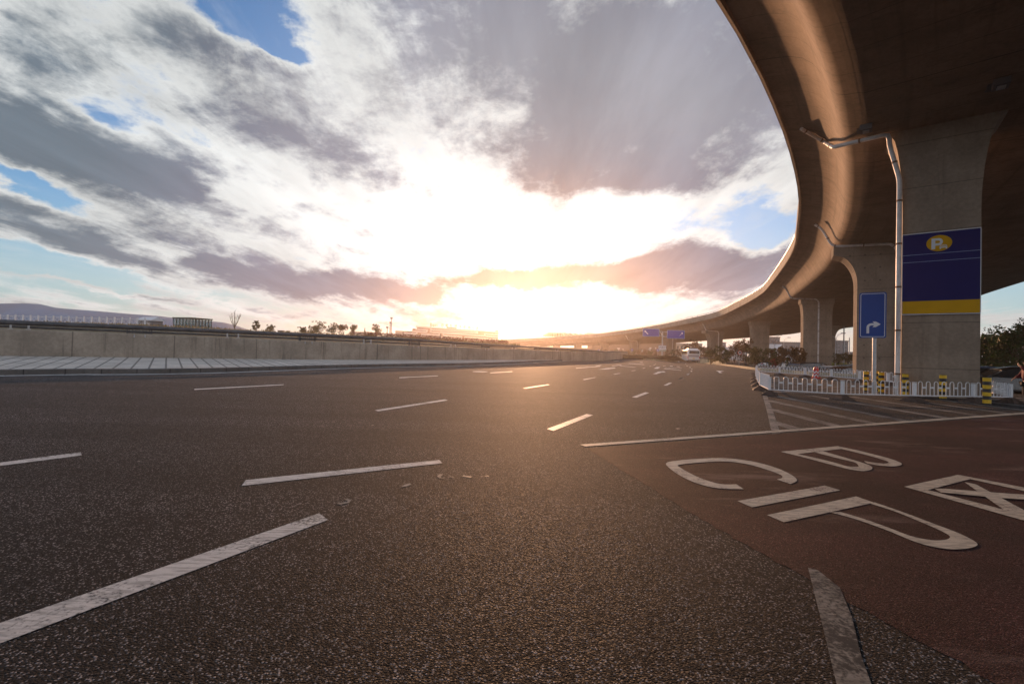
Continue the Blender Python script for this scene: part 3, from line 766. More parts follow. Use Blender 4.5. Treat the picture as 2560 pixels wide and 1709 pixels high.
pts_o = [(oc[0], oc[1]+R0)] + [(oc[0]+ph*.22+R0*.9*cos(a), oc[1]+R0*sin(a)) for a in [pi/2-k*pi/10 for k in range(11)]] + [(oc[0], oc[1]-R0)]
pts_i = [(oc[0], oc[1]+R1)] + [(oc[0]+ph*.20+R1*cos(a), oc[1]+R1*sin(a)) for a in [pi/2-k*pi/10 for k in range(11)]] + [(oc[0], oc[1]-R1)]
for k in range(len(pts_o)-1): flat(b, [pts_o[k], pts_o[k+1], pts_i[k+1], pts_i[k]], -.005, .006)
b.build('lettering', M['signwhite'], sign)
b = MB(); qx, qz, qs = cx_+rx_*.33, cz_-rx_*.45, rx_*.30
for x0, z0, x1, z1 in ((-1,-.25,1,.15),(-.95,-.6,-.6,-.25),(.6,-.6,.95,-.25),(-.75,.62,.75,.78),(-.9,.33,.9,.45)): rect(b, qx+qs*x0, qz+qs*z0, qx+qs*x1, qz+qs*z1, -.005, .006)
for sgn in (-1, 1): flat(b, [(qx+sgn*qs*.9,qz+qs*.15),(qx+sgn*qs*.98,qz+qs*.3),(qx+sgn*qs*.75,qz+qs*.78),(qx+sgn*qs*.62,qz+qs*.72)][::sgn], -.005, .006)
b.build('car_icon', M['signwhite'], sign)

# ------------------------------------------------------------------ blue turn arrow sign on a post
pc = onz(2185, 986, 0); Yb = pc.y
bl_, br_, tl_, tr_ = at(2147,844,Yb+.1), at(2216,844,Yb-.35), at(2150,732,Yb+.1), at(2219,727,Yb-.35)
ux = (br_-bl_); ux.z = 0; Wd = ux.length; ra = atan2(ux.y, ux.x); Hd = ((tl_-bl_).length + (tr_-br_).length)/2; zb_ = (bl_.z+br_.z)/2
turn = thing('direction_sign', 'tall blue sign with a white right turn arrow on a grey post', 'sign', (pc.x, pc.y, 0), ra)
b = MB(); b.tube([(0,.06,0),(0,.06,zb_+Hd-.1)], .060, 14); b.tube([(0,.06,0),(0,.06,.02)], .15, 12); b.build('post', M['galv'], turn, True, 40)
x0 = (bl_ - pc).dot(ux.normalized())
def rrect(x0, z0, x1, z1, r, n=5):
    out = []
    for cx, cz, a in ((x1-r,z0+r,-pi/2),(x1-r,z1-r,0),(x0+r,z1-r,pi/2),(x0+r,z0+r,pi)):
        out += [(cx+r*cos(a+k*pi/2/n), cz+r*sin(a+k*pi/2/n)) for k in range(n+1)]
    return out
b = MB(); flat(b, rrect(x0, zb_, x0+Wd, zb_+Hd, .06), -.02, .03); b.build('panel', M['signblue'], turn)
b = MB(); o_ = rrect(x0+.035, zb_+.035, x0+Wd-.035, zb_+Hd-.035, .05); i_ = rrect(x0+.052, zb_+.052, x0+Wd-.052, zb_+Hd-.052, .035)
for k in range(len(o_)): flat(b, [o_[k], o_[(k+1) % len(o_)], i_[(k+1) % len(i_)], i_[k]], -.0505, .003)
b.build('border_line', M['signwhite'], turn)
b = MB(); ax, az, sc = x0+Wd*.28, zb_+Hd*.10, Wd/1.0
arr_o = [(0,0),(0,.28)] + [(.19-.19*cos(a*pi/12), .28+.19*sin(a*pi/12)) for a in range(1,7)] + [(.30,.47)]
arr_i = [(.10,0),(.10,.28)] + [(.19-.09*cos(a*pi/12), .28+.09*sin(a*pi/12)) for a in range(1,7)] + [(.30,.37)]
for k in range(len(arr_o)-1): flat(b, [(ax+sc*x, az+sc*z) for x, z in (arr_o[k], arr_o[k+1], arr_i[k+1], arr_i[k])], -.0505, .004)
flat(b, [(ax+sc*x, az+sc*z) for x, z in ((.28,.47),(.22,.55),(.34,.55),(.52,.42),(.34,.29),(.22,.29),(.28,.37))], -.0505, .004)
b.build('arrow', M['signwhite'], turn)

# ------------------------------------------------------------------ bollards, cones
def bollard(label, px, py, h=.75, r=.088, tilt=0):
    p = gnd(px, py); o = thing('bollard', label, 'bollard', p, random.random()*6, 'yellow and black bollards'); o.rotation_euler[1] = tilt
    b = MB(); b.tube([(0,0,0),(0,0,h-.02),(0,0,h)], [r, r, r*.9], 18); b.build('core', M['black'], o, True, 40)
    nb = 4; step = h/ (nb*2-.5)
    for k in range(nb):
        z0 = h-.01-step*(2*k+1); b = MB(); b.tube([(0,0,max(.03,z0)),(0,0,z0+step)], r*1.03, 18); b.build('yellow_band', M['yellow'], o, True, 40)
    return o
bollard('yellow and black bollard just left of the turn sign post', 2165, 978)
bollard('yellow and black bollard just right of the turn sign post', 2203, 982)
bollard('yellow and black bollard mostly hidden behind the turn sign post', 2191, 975, .77)
bollard('yellow and black bollard beside the foot of the drainpipe on the nearest pier', 2263, 989)
bollard('yellow and black bollard in front of the middle of the nearest pier', 2357, 998, .78, .09)
bollard('yellow and black bollard outside the white railing at its right end', 2467, 1011, .78, .09)
def barrel(label, px, py):
    p = gnd(px, py); o = thing('traffic_barrel', label, 'traffic barrel', p)
    prof = [(.25,0),(.25,.06),(.17,.08),(.16,.3),(.14,.55),(.10,.66),(.05,.68)]
    b = MB(); b.tube([(0,0,z) for r, z in prof], [r for r, z in prof], 18); b.build('body', M['red_film'], o, True, 40)
    for k in range(3):
        b = MB(); z0 = .14+.19*k
        for a in range(12):
            a0, a1 = a*pi/6, (a+1)*pi/6; zo = .06*(1 if a % 2 else -1)
            r0 = .182-.016*k-.022*max(0,k-1); b.poly([(r0*cos(a0), r0*sin(a0), z0-zo), (r0*cos(a1), r0*sin(a1), z0+zo), ((r0-.008)*cos(a1), (r0-.008)*sin(a1), z0+zo+.09), ((r0-.008)*cos(a0), (r0-.008)*sin(a0), z0-zo+.09)])
        b.build('white_stripe', M['signwhite'], o)
barrel('red and white striped traffic barrel standing inside the white railing', 2040, 946)
pb_ = gnd(2066, 932)
o = thing('traffic_cone', 'red and white traffic cone in front of the parked cars', 'traffic cone', pb_ + Vector((.3,1.6,-.35)))
b = MB(); b.box((0,0,.02), (.4,.4,.04)); b.tube([(0,0,.04),(0,0,.75)], [.17,.04], 16); b.build('cone', M['red_film'], o, True, 40)
for z in (.25,.5): b = MB(); b.tube([(0,0,z),(0,0,z+.1)], [.175-.13*z/.7,.157-.13*z/.7], 16); b.build('white_band', M['signwhite'], o, True, 40)

# ------------------------------------------------------------------ white railing sections
def fence_section(label, a, c, h=.6, post=True, foot=True, group='white railing sections', endpost=False, plates=True):
    d = c - a; L = Vector((d.x, d.y, 0)).length; rz = atan2(d.y, d.x)
    o = thing('railing_section', label, 'railing', (a.x, a.y, a.z), rz, group)
    hb = .185; rb = .0105
    b = MB(); b.box((L/2,0,hb), (L-.07,.028,.03))
    n = max(3, int(round((L-.12)/.245))); pit = (L-.12)/n; wv = pit*.5
    for k in range(n):
        x = .06 + pit*(k+.25); cxp = x+wv/2; pts = [(x,0,hb)]
        for q in range(7): a_ = pi - pi*q/6; pts.append((cxp + wv/2*cos(a_), 0, h-wv/2 + wv/2*sin(a_)))
        pts.append((x+wv,0,hb)); b.tube(pts, rb, 6)
    for k in range(n+1):
        xa = .06+pit*(k-.25) if k else .03; xb = .06+pit*(k+.25) if k < n else L-.03
        if 0 < k < n and plates: b.box(((xa+xb)/2,0,h*.70), (xb-xa,.012,.05))
    b.build('panel', M['white'], o, True, 50)
    for x in ([0] if not endpost else [0, L]):
        b = MB(); b.box((x,0,.14+(h-.20)/2), (.075,.075,h-.17)); b.box((x,0,h-.025), (.085,.085,.012)); b.build('post', M['white'], o)
        if foot:
            b = MB(); prof = [(.25,.22,0),(.235,.205,.04),(.12,.10,.12),(.075,.065,.165),(.06,.055,.17)]
            rings = [[Vector((x+sy*fy, sx*fx, z)) for sx, sy in ((-1,-1),(1,-1),(1,1),(-1,1))] for fx, fy, z in prof]
            b.loft(rings); b.build('foot', M['foot'], o)
    return o
fp = [gnd(1924,988), gnd(2106,1000), gnd(2285.6,1004), gnd(2433,1006), gnd(2526,1007)]
fl_ = ['first section of the front white railing, at the pale corner post by the hatched island', 'second section of the front white railing, below the blue turn sign', 'third section of the front white railing, in front of the nearest pier', 'last section of the front white railing, behind the outer bollard']
for k in range(4): fence_section(fl_[k], fp[k], fp[k+1], .60, endpost=(k == 3))
rf = [gnd(2526,1007), gnd(2462,990)]
fence_section('short white railing section returning towards the right edge of the nearest pier', rf[0], rf[1], .58)
lf = [gnd(1924,988)] + [gnd(*p) for p in ((1901,975),(1896,965),(1892,956),(1890,948),(1889.5,942),(1890.5,937))]
ordn = ['nearest', 'second', 'third', 'fourth', 'fifth', 'farthest']
for k in range(6): fence_section('%s section of the white railing running away from the corner post, seen edge-on' % ordn[k], lf[k+1], lf[k], .64 if k == 0 else .60, plates=False)
rr = [gnd(1892,934.3), gnd(1948.7,938.5), gnd(2012.5,943.5), gnd(2078.5,949), gnd(2148.8,955.5), gnd(2220,963), gnd(2290,970)]
ordr = ['leftmost section of the rear white railing, by the far end of the edge-on run', 'rear white railing section in front of the conical shrub', 'rear white railing section behind the striped barrel', 'rear white railing section in front of the black cars', 'rear white railing section in front of the second pier flutes', 'rear white railing section beside the nearest pier drainpipe']
for k in range(6): fence_section(ordr[k], rr[k], rr[k+1], .62, endpost=(k == 5))

# ------------------------------------------------------------------ vehicles
def wheel(parent, x, y, z, r, w=.2, rz=0):
    o = bpy.data.objects.new('wheel', None); COL.objects.link(o); o.parent = parent; o.location = (x, y, z)
    b = MB(); b.tube([(0,-w/2,0),(0,-w/2+.03,0),(0,w/2-.03,0),(0,w/2,0)], [r*.92,r,r,r*.92], 20); b.build('tyre', M['tyre'], o, True, 40)
    b = MB(); b.tube([(0,-w/2-.005,0),(0,w/2+.005,0)], r*.62, 16); b.build('rim', M['rim'], o, True, 40)
def car(label, loc, rz, paint_, kind='sedan', group='cars parked under the elevated road'):
    o = thing('parked_car', label, 'car', loc, rz, group); L = 4.6 if kind == 'sedan' else 4.8; W = 1.8 if kind == 'sedan' else 1.88; Hh = 1.46 if kind == 'sedan' else 1.68
    hl = L/2
    st = [(-hl,.80,.42,.62),(-hl+.08,.90,.30,.92),(-hl+.5,.98,.24,.98),(-1.2,1,.22,.94),(0,1,.2,.93),(1.0,1,.22,.92),(1.5,.98,.24,.86),(hl-.35,.93,.26,.74),(hl-.06,.82,.32,.62),(hl,.72,.40,.54)]
    if kind == 'suv': st = [(x, w, a, zb*1.14) for x, w, a, zb in st]
    b = MB(); rings = []
    for x, wf, z0, z1 in st:
        y = W/2*wf; zm = z0+(z1-z0)*.55
        rings.append([Vector((x,-y*.86,z0)),Vector((x,-y,z0+.12)),Vector((x,-y,zm)),Vector((x,-y*.93,z1)),Vector((x,-y*.5,z1+.03)),Vector((x,y*.5,z1+.03)),Vector((x,y*.93,z1)),Vector((x,y,zm)),Vector((x,y,z0+.12)),Vector((x,y*.86,z0))])
    b.loft(rings); b.build('body', paint_, o, True, 45)
    zb = .93 if kind == 'sedan' else 1.05
    cab = [(-hl+.45,.0),(-hl+1.05,.75),(-hl+1.6,1),(-.1,1.03),(.45,.95),(1.25,0)] if kind == 'sedan' else [(-hl+.15,0),(-hl+.45,.86),(-hl+.9,1),(-.2,1.03),(.35,.97),(1.25,0)]
    b = MB(); rings = []
    for x, f in cab:
        z = zb-.03 + (Hh-zb-.02)*f; yw = W/2*(.90-.20*f)
        rings.append([Vector((x,-W/2*.9,zb-.05)),Vector((x,-yw,z)),Vector((x,yw,z)),Vector((x,W/2*.9,zb-.05))])
    b.loft(rings); b.build('window', M['glass'], o, True, 35)
    b = MB(); rings = []
    for x, f in [c for c in cab if c[1] > .7]:
        z = zb + (Hh-zb)*f; yw = W/2*(.92-.20*f)
        rings.append([Vector((x,-yw,z-.05)),Vector((x,-yw*.9,z+.0)),Vector((x,0,z+.025)),Vector((x,yw*.9,z+.0)),Vector((x,yw,z-.05)),Vector((x,0,z-.03))])
    b.loft(rings); b.build('roof', paint_, o, True, 50)
    for sg in (-1, 1):                      # pillars
        for (xa, fa), (xb, fb) in ((cab[0], cab[1]), (cab[-1], cab[-2])):
            b = MB(); b.tube([(xa, sg*W/2*.9, zb-.02), (xb, sg*W/2*(.925-.20*fb), zb+(Hh-zb)*fb-.03)], .035, 6); b.build('pillar', paint_, o, True)
        b = MB(); xm = .15; b.tube([(xm, sg*W/2*.91, zb-.02), (xm-.1, sg*W/2*.725, Hh-.02)], .03, 6); b.build('pillar', paint_, o, True)
        b = MB(); b.box((1.05, sg*(W/2+.06), zb+.02), (.12,.2,.12)); b.build('mirror', paint_, o)
        for x, mm, nm in ((hl-.10,'lens_clear','headlight'),(-hl+.05,'lens_red','tail_light')):
            b = MB(); zz = .62 if nm == 'headlight' else .78
            if kind == 'suv': zz *= 1.12
            b.box((x, sg*W/2*.66, zz), (.14,.34,.13)); b.build(nm, M[mm], o)
    for x in (-1.38, 1.38):
        for sg in (-1, 1): wheel(o, x, sg*(W/2-.11), .32, .32)
    return o
def pz(p): return park_z(p.x, p.y)
def park(px, Y): p = at(px, 900, Y); return Vector((p.x, p.y, pz(p)))
car('black car with a long sloping roof parked in front of the third pier', park(2036, 41), radians(8), M['carblack'], 'suv')
car('white car behind the rear railing right of the striped barrel', park(2078, 37.5), radians(195), M['carwhite'])
car('dark brown car parked beside the second pier flutes', park(2122, 36), radians(12), M['carbrown'])
car('silver car in the row behind the dark brown car', park(2118, 47), radians(100), M['carsilver'])
car('white car in the row behind the second pier flutes', park(2138, 52), radians(105), M['carwhite'])
car('white car far back under the trees left of the third pier', park(1962, 75), radians(20), M['carwhite'])
car('silver car far back left of the conical shrub', park(1925, 80), radians(15), M['carsilver'])
car('blue grey car right beside the nearest pier', park(2474, 24.5), radians(-20), M['carblue'])
car('white car at the right edge beyond the railing', park(2558, 27), radians(-28), M['carwhite'])
car('black car at the right edge, low behind the railing end', park(2575, 22.0), radians(-25), M['carblack'])

# coach
bp_ = at(1734, 905.4, 95); bz = 1.25 - (905.4-hor(1734))/F*95
coach = thing('coach', 'white coach seen from behind on the slip road under the elevated road', 'coach', (bp_.x, bp_.y, bz), radians(-28) + pi/2 - pi/2)
# local: y = forward, x = right
coach.rotation_euler = (0, 0, -radians(13.5)); LW, LL, LH = 2.45, 9.6, 2.86
b = MB(); rings = []
def csec(y, w, z0, z1, r):
    return [Vector((x, y, z)) for x, z in ((-w,z0),(-w,z0+.5),(-w*1.0,z1-r*1.6),(-w*.96,z1-r*.6),(-w*.80,z1),(w*.80,z1),(w*.96,z1-r*.6),(w,z1-r*1.6),(w,z0+.5),(w,z0))]
for y, wf, z0, z1 in ((0,.93,.42,2.52),(.06,.97,.36,2.64),(.3,1,.33,2.7),(2,1,.3,2.7),(8.8,1,.3,2.7),(9.4,.97,.32,2.6),(9.6,.9,.4,2.3)): rings.append(csec(y, LW/2*wf, z0, z1, .22))
b.loft(rings); b.build('body', M['bus'], coach, True, 40)
b = MB(); b.loft([[Vector((x, y, z)) for x, z in ((-w,2.62),(-w*.9,2.62+h),(w*.9,2.62+h),(w,2.62))] for y, w, h in ((.5,.95,.08),(.9,1.0,.24),(4.2,1.0,.24),(4.8,.9,.08))]); b.build('roof_unit', M['bus'], coach)
b = MB(); b.box((.1,-.02,2.08), (1.95,.06,.62)); b.build('rear_window', M['glass'], coach)
b = MB(); b.box((0,.0,1.34), (2.1,.05,.44)); b.box((0,-.02,.98), (1.9,.05,.06)); b.build('engine_grille', M['busgrey'], coach)
b = MB(); b.box((0,-.05,.50), (2.3,.14,.24)); b.build('bumper', M['busgrey'], coach)
for sg in (-1, 1):
    b = MB(); b.prism([(sg*1.0,-.03,.72),(sg*1.16,-.03,.8),(sg*1.2,-.03,1.3),(sg*1.08,-.03,1.2)], (0,.12,0)); b.build('tail_light', M['lens_red'], coach)
    b = MB(); b.box((sg*.42,-.03,.78), (.24,.04,.12)); b.build('reversing_light', M['lens_clear'], coach)
    for y in (2.2, 7.4): wheel_o = None; 
    b = MB(); b.box((sg*(LW/2+.004),4.9,2.0), (.02,8.3,.72)); b.build('side_window', M['glass'], coach)
b = MB(); b.box((0,-.03,.79), (.46,.03,.16)); b.build('licence_plate', M['yellow'], coach)
for sg in (-1, 1):
    for y in (2.3, 7.3):
        w = bpy.data.objects.new('wheel', None); COL.objects.link(w); w.parent = coach; w.location = (sg*(LW/2-.16), y, .45)
        q = MB(); q.tube([(-.14,0,0),(.14,0,0)], .45, 20); q.build('tyre', M['tyre'], w, True, 40)
        q = MB(); q.tube([(-.15,0,0),(.15,0,0)], .26, 16); q.build('rim', M['rim'], w, True, 40)
b = MB()
for k in range(3):
    y0 = 1.2+2.2*k; b.tube([(-LW/2-.012, y0+.25*sin(z*5), .6+z) for z in (0,.2,.4,.6,.8,.95)], .035, 5)
    b.tube([(-LW/2-.012, y0+.9+.5*(z-.4), .6+z) for z in (0,.2,.4,.6,.8,.95)], .03, 5)
b.build('side_graphic', M['busgrey'], coach)
b = MB(); b.tube([(-LW/2,9.3,2.4),(-LW/2-.35,9.5,2.35)], .03, 6); b.box((-LW/2-.38,9.5,2.15), (.12,.15,.42)); b.build('mirror', M['busgrey'], coach)

# ------------------------------------------------------------------ signs by the far road
GP = at(1655, 895.5, 104); gz_ = GP.z
gan = thing('gantry_sign', 'two blue arrow panels on arms either side of one tall grey post', 'road sign', (GP.x, GP.y, gz_), -.08)
pxm = 104/F
b = MB(); b.tube([(0,0,0),(0,0,66*pxm)], [.17,.12], 12); b.build('post', M['galv'], gan, True, 40)
for x0, x1, z0, z1, sg in ((1608,1648.5,842.5,823.5,-1),(1667.5,1710,846.5,826,1)):
    xa, xb = (x0-1657)*pxm, (x1-1657)*pxm; za, zb2 = (895.5-z0)*pxm + .1, (895.5-z1)*pxm + .1
    pn_ = bpy.data.objects.new('panel', None)
    b = MB(); b.box(((xa+xb)/2,-.25,(za+zb2)/2), (xb-xa,.08,zb2-za)); pnl = b.build('panel', M['gantryblue'], gan)
    b = MB(); e = .07
    for q in ((xa,za,xb,za+e),(xa,zb2-e,xb,zb2),(xa,za+e,xa+e,zb2-e),(xb-e,za+e,xb,zb2-e)): rect(b, *q, -.288, .012)
    b.build('border', M['paleblue'], pnl)
    b = MB(); cxa = xa+.55 if sg < 0 else xb-.55; cza = (za+zb2)/2+.25
    dx = -sg*.62; b.prism([Vector((cxa+.07,-.288,cza+.07)),Vector((cxa-.07,-.288,cza-.07*sg*-1)),Vector((cxa+dx-.07,-.288,cza-.62-.05)),Vector((cxa+dx+.07,-.288,cza-.62+.06))], (0,-.012,0))
    b.prism([Vector((cxa+sg*.16,-.288,cza+.2)),Vector((cxa-sg*.2,-.288,cza+.16)),Vector((cxa-sg*.04,-.288,cza+.0)),Vector((cxa+sg*.14,-.288,cza-.2))], (0,-.014,0))
    b.build('arrow', M['signwhite'], pnl)
for z in ((895.5-829)*pxm, (895.5-839.5)*pxm):
    b = MB(); b.tube([((1645-1657)*pxm,-.18,z+.1),((1671-1657)*pxm,-.18,z-.08)], .06, 8); b.build('arm', M['galv'], gan)
x0, x1 = (1647.5-1657)*pxm, (1666-1657)*pxm
b = MB(); rect(b, x0, (895.5-873.5)*pxm, x1, (895.5-864)*pxm, -.2, .06); pl = b.build('parking_plate', M['signwhite'], gan)
for ch, xx in (('P', .2), ('出口', .68)):
    o = mesh_obj('lettering', text_mesh(ch, .62, .012, .012), M['black'], pl); o.location = (x0+(x1-x0)*xx, -.27, (895.5-868.8)*pxm); o.rotation_euler = (pi/2, 0, 0)
b = MB(); rect(b, x0, (895.5-878)*pxm, x1, (895.5-874)*pxm, -.2, .06); pl = b.build('info_plate', M['green_film'], gan)
o = mesh_obj('lettering', text_mesh('停车场出口', .30, .012, .006), M['signwhite'], pl); o.location = ((x0+x1)/2, -.27, (895.5-876)*pxm); o.rotation_euler = (pi/2, 0, 0)
def chevron(label, px, ptop, pbase, Y):
    p = at(px, pbase, Y); q = at(px, ptop, Y); o = thing('chevron_sign', label, 'road sign', p, 0, 'small blue chevron signs'); h = (q-p).length
    b = MB(); b.tube([(0,0,0),(0,0,h)], .04, 8); b.build('post', M['galv'], o)
    b = MB(); b.box((0,-.05,h-.28), (.5,.03,.56)); b.build('panel', M['gantryblue'], o)
    b = MB()
    b.prism([Vector((x,-.066,h-.28+z)) for x, z in ((.16,.2),(.02,.2),(-.16,0),(-.02,0))], (0,-.008,0)); b.prism([Vector((x,-.066,h-.28+z)) for x, z in ((.16,-.2),(.02,-.2),(-.16,0),(-.02,0))][::-1], (0,-.008,0))
    b.build('chevron_mark', M['signwhite'], o)
chevron('small blue chevron sign just left of the gantry post', 1644, 872, 893.5, 100)
chevron('small blue chevron sign farther left, before the seventh pier', 1580, 871.5, 890.5, 112)
chevron('small blue chevron sign standing behind the end of the roadside wall', 1497, 873.5, 886, 90)
# speed limit sign
sp = gnd(1847.5, 914.5); tp = at(1851, 876, sp.y); so = thing('speed_limit_sign', 'round 30 speed limit sign with a red rim on a thin post', 'road sign', sp); hh = tp.z-sp.z + .0; rr_ = 5.3/F*sp.y
b = MB(); b.tube([(0,0,0),(.04,0,hh)], .035, 8); b.build('post', M['galv'], so)
zc = hh-.0 - rr_*.1
b = MB(); b.tube([(.05,-.05,zc-rr_*.9),(.05,-.08,zc-rr_*.9)], rr_, 32); b.build('rim_disc', M['red_film'], so)
b = MB(); b.tube([(.05,-.078,zc-rr_*.9),(.05,-.09,zc-rr_*.9)], rr_*.8, 32); b.build('face_disc', M['signwhite'], so)
o = mesh_obj('lettering', text_mesh('30', rr_*1.25, .008, .012), M['black'], so); o.location = (.05,-.096,zc-rr_*.9); o.rotation_euler = (pi/2,0,0)
# water barrel and rocks at the nose of the island
wb_ = gnd(1695, 904.5); o = thing('water_barrel', 'orange topped white barrel on the kerb nose left of the coach', 'traffic barrel', wb_)
b = MB(); b.tube([(0,0,0),(0,0,.1),(0,0,.62)], [.3,.28,.26], 16); b.build('body', M['signwhite'], o, True, 40)
b = MB(); b.tube([(0,0,.62),(0,0,.78),(0,0,.84)], [.27,.26,.18], 16); b.build('lid', M['orange'], o, True, 40)

# island with the planting, and the slip road walls
isl = [gnd(*p) for p in ((1690,904.2),(1640,900.3),(1600,896.9),(1560,893.6),(1530,891.6),(1505,890.0))]
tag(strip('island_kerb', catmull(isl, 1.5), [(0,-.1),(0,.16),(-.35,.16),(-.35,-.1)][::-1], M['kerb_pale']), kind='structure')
b = MB(); front = resample(catmull(isl, 1.5), 24); rows = []
for i, p in enumerate(front):
    t = (front[min(i+1,23)]-front[max(i-1,0)]).normalized(); n = Vector((t.y, -t.x, 0)); 
    if n.y < 0: n = -n
    wdt = 1.0 + 9*smooth(0, 9, i); rows.append([p + n*.3 + Vector((0,0,.15)), p + n*(.3+wdt*.3) + Vector((0,0,.15+.5*smooth(0,6,i))), p + n*(.3+wdt*.7) + Vector((0,0,.15+.6*smooth(0,6,i))), p + n*(.3+wdt) + Vector((0,0,-.2))])
b.loft(rows, closed=False, caps=False); tag(b.build('island_bank', M['soil'], None, True), kind='structure')
def barrier(label, pts, h, Yh=.35):
    o = thing('barrier_wall', label, 'wall', pts[0]); L = o.location.copy(); rings = []; uvs = []; s = 0; P = catmull(pts, 1.5)
    for i, p in enumerate(P):
        t = (P[min(i+1,len(P)-1)]-P[max(i-1,0)]); t.z = 0; t.normalize(); n = Vector((t.y,-t.x,0)); s += 1.5
        pr_ = [(-.2,-.3),(-.16,h*.35),(-.1,h),(.1,h),(.16,h*.35),(.2,-.3)]
        rings.append([p-L+n*a+Vector((0,0,z)) for a, z in pr_]); uvs.append([(s,z) for a, z in pr_])
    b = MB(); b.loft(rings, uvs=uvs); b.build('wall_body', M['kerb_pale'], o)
    b = MB(); b.tube([p-L+Vector((0,0,h+.28)) for p in P], .05, 6)
    for p in P[::1]: b.box((p.x-L.x, p.y-L.y, p.z-L.z+h+.13), (.3,.16,.26))
    b.build('railing', M['rail'], o)
barrier('low pale barrier wall with a short rail right of the coach', [gnd(1813,912.2), gnd(1782,909.8), gnd(1752,907.6)], .85)
barrier('low pale barrier wall with a short rail left of the coach', [at(1672,900,112), at(1690,901,109), at(1706,901.5,108)], .9)

# ------------------------------------------------------------------ plants
def leaves(b, c, rad, n, size, flat_=1.0, hollow=.45):
    for _ in range(n):
        while True:
            v = Vector((random.uniform(-1,1), random.uniform(-1,1), random.uniform(-1,1)))
            if v.length < 1 and v.length > hollow*random.random(): break
        p = Vector((c[0]+v.x*rad[0], c[1]+v.y*rad[1], c[2]+v.z*rad[2]))
        a = Vector((random.gauss(0,1), random.gauss(0,1), random.gauss(0,.6))).normalized(); t = a.orthogonal().normalized()
        u = a.cross(t); k = random.random()*pi; t, u = t*cos(k)+u*sin(k), u*cos(k)-t*sin(k); s_ = size*random.uniform(.6,1.4)
        b.poly([p - t*s_, p - u*s_*.5, p + t*s_, p + u*s_*.5])
def tree(name, label, cat, base, h, cw, lm, n=900, size=.12, trunk=.25, stems=1, group=None, clumps=9, rtrunk=.06, flatc=.8, airy=1.0, cone=False):
    o = thing(name, label, cat, base, random.random()*6, group)
    cb = MB(); tb = MB(); zt = h*trunk
    if cone:
        for k in range(10):
            f = k/9; z = zt + (h-zt)*f; r = cw/2*(1-f)*1.0+.03; leaves(cb, (0,0,z), (r, r, (h-zt)/10), int(n/10*(1.4-f)), size, hollow=.3)
        tb.tube([(0,0,0),(0,0,h*.9)], [rtrunk, .01], 6)
    else:
        for s_ in range(stems):
            ang = random.random()*6; tip = Vector((cos(ang)*cw*.12*(stems > 1), sin(ang)*cw*.12*(stems > 1), zt))
            tb.tube([(0,0,0), tip*.5 + Vector((random.gauss(0,.03),0,0)), tip, tip + Vector((0,0,(h-zt)*.5))], [rtrunk, rtrunk*.8, rtrunk*.65, rtrunk*.25], 6)
        for k in range(clumps):
            a = random.random()*2*pi; rr2 = cw/2*sqrt(random.random())*.72; f = random.random()**.8
            z = zt + (h-zt)*(.12+.76*f); rr2 *= (1.0-.55*max(0, f-.35)); c = Vector((cos(a)*rr2, sin(a)*rr2, z)); r = cw*random.uniform(.13,.25)
            leaves(cb, c, (r, r, r*flatc), int(n/clumps), size)
            mid = Vector((c.x*.35, c.y*.35, zt + (z-zt)*.45)); tb.tube([(0,0,zt*.8), mid, c], [rtrunk*.5, rtrunk*.3, rtrunk*.1], 5)
        for k in range(int(clumps*airy)):
            a = random.random()*2*pi; c = Vector((cos(a)*cw*.45*random.random(), sin(a)*cw*.45*random.random(), h*random.uniform(.8,1.02))); leaves(cb, c, (cw*.07,)*3, int(n/clumps*.2), size)
    tb.build('trunk', M['bark'], o, True); cb.build('crown', lm, o); return o
# small trees in front of the piers
for px, Y, ptop, wpx, lm, lab in ((1778,72,874,30,'leaf_mid','low olive tree beside the end of the right barrier wall'), (1806,66,868,34,'leaf_mid','olive tree between the barrier wall and the speed limit sign'),
      (1836,70,855,44,'leaf_brown','tall rusty tree right behind the speed limit sign'), (1866,64,850,36,'leaf_brown','tallest rusty tree at the left edge of the fourth pier'),
      (1893,60,868,42,'leaf_mid','olive tree right in front of the fourth pier'), (1922,58,873,36,'leaf_mid','olive tree left of the grey office block, above the rear railing end'),
      (1951,56,869,40,'leaf_brown','rusty tree above the red shrub'), (1982,55,870,40,'leaf_brown','rusty tree beside the left edge of the third pier'), (2006,52,872,16,'leaf_brown','thin sapling in front of the third pier flutes')):
    p = park(px, Y); q = at(px, ptop, Y); tree('small_tree', lab, 'tree', p, q.z-p.z, wpx/F*Y*1.3, M[lm], 1500, .10, .30, 2, 'small trees in front of the piers', 13, .05)
p = park(1968, 50); tree('conical_shrub', 'dark conical shrub behind the rear railing', 'shrub', p, at(1968,897,50).z-p.z, .95, M['leaf_dark'], 900, .06, .02, cone=True)
p = park(1935, 50); tree('red_shrub', 'red leaved shrub behind the rear railing', 'shrub', p, at(1935,897,50).z-p.z, .9, M['leaf_red'], 500, .06, .1)
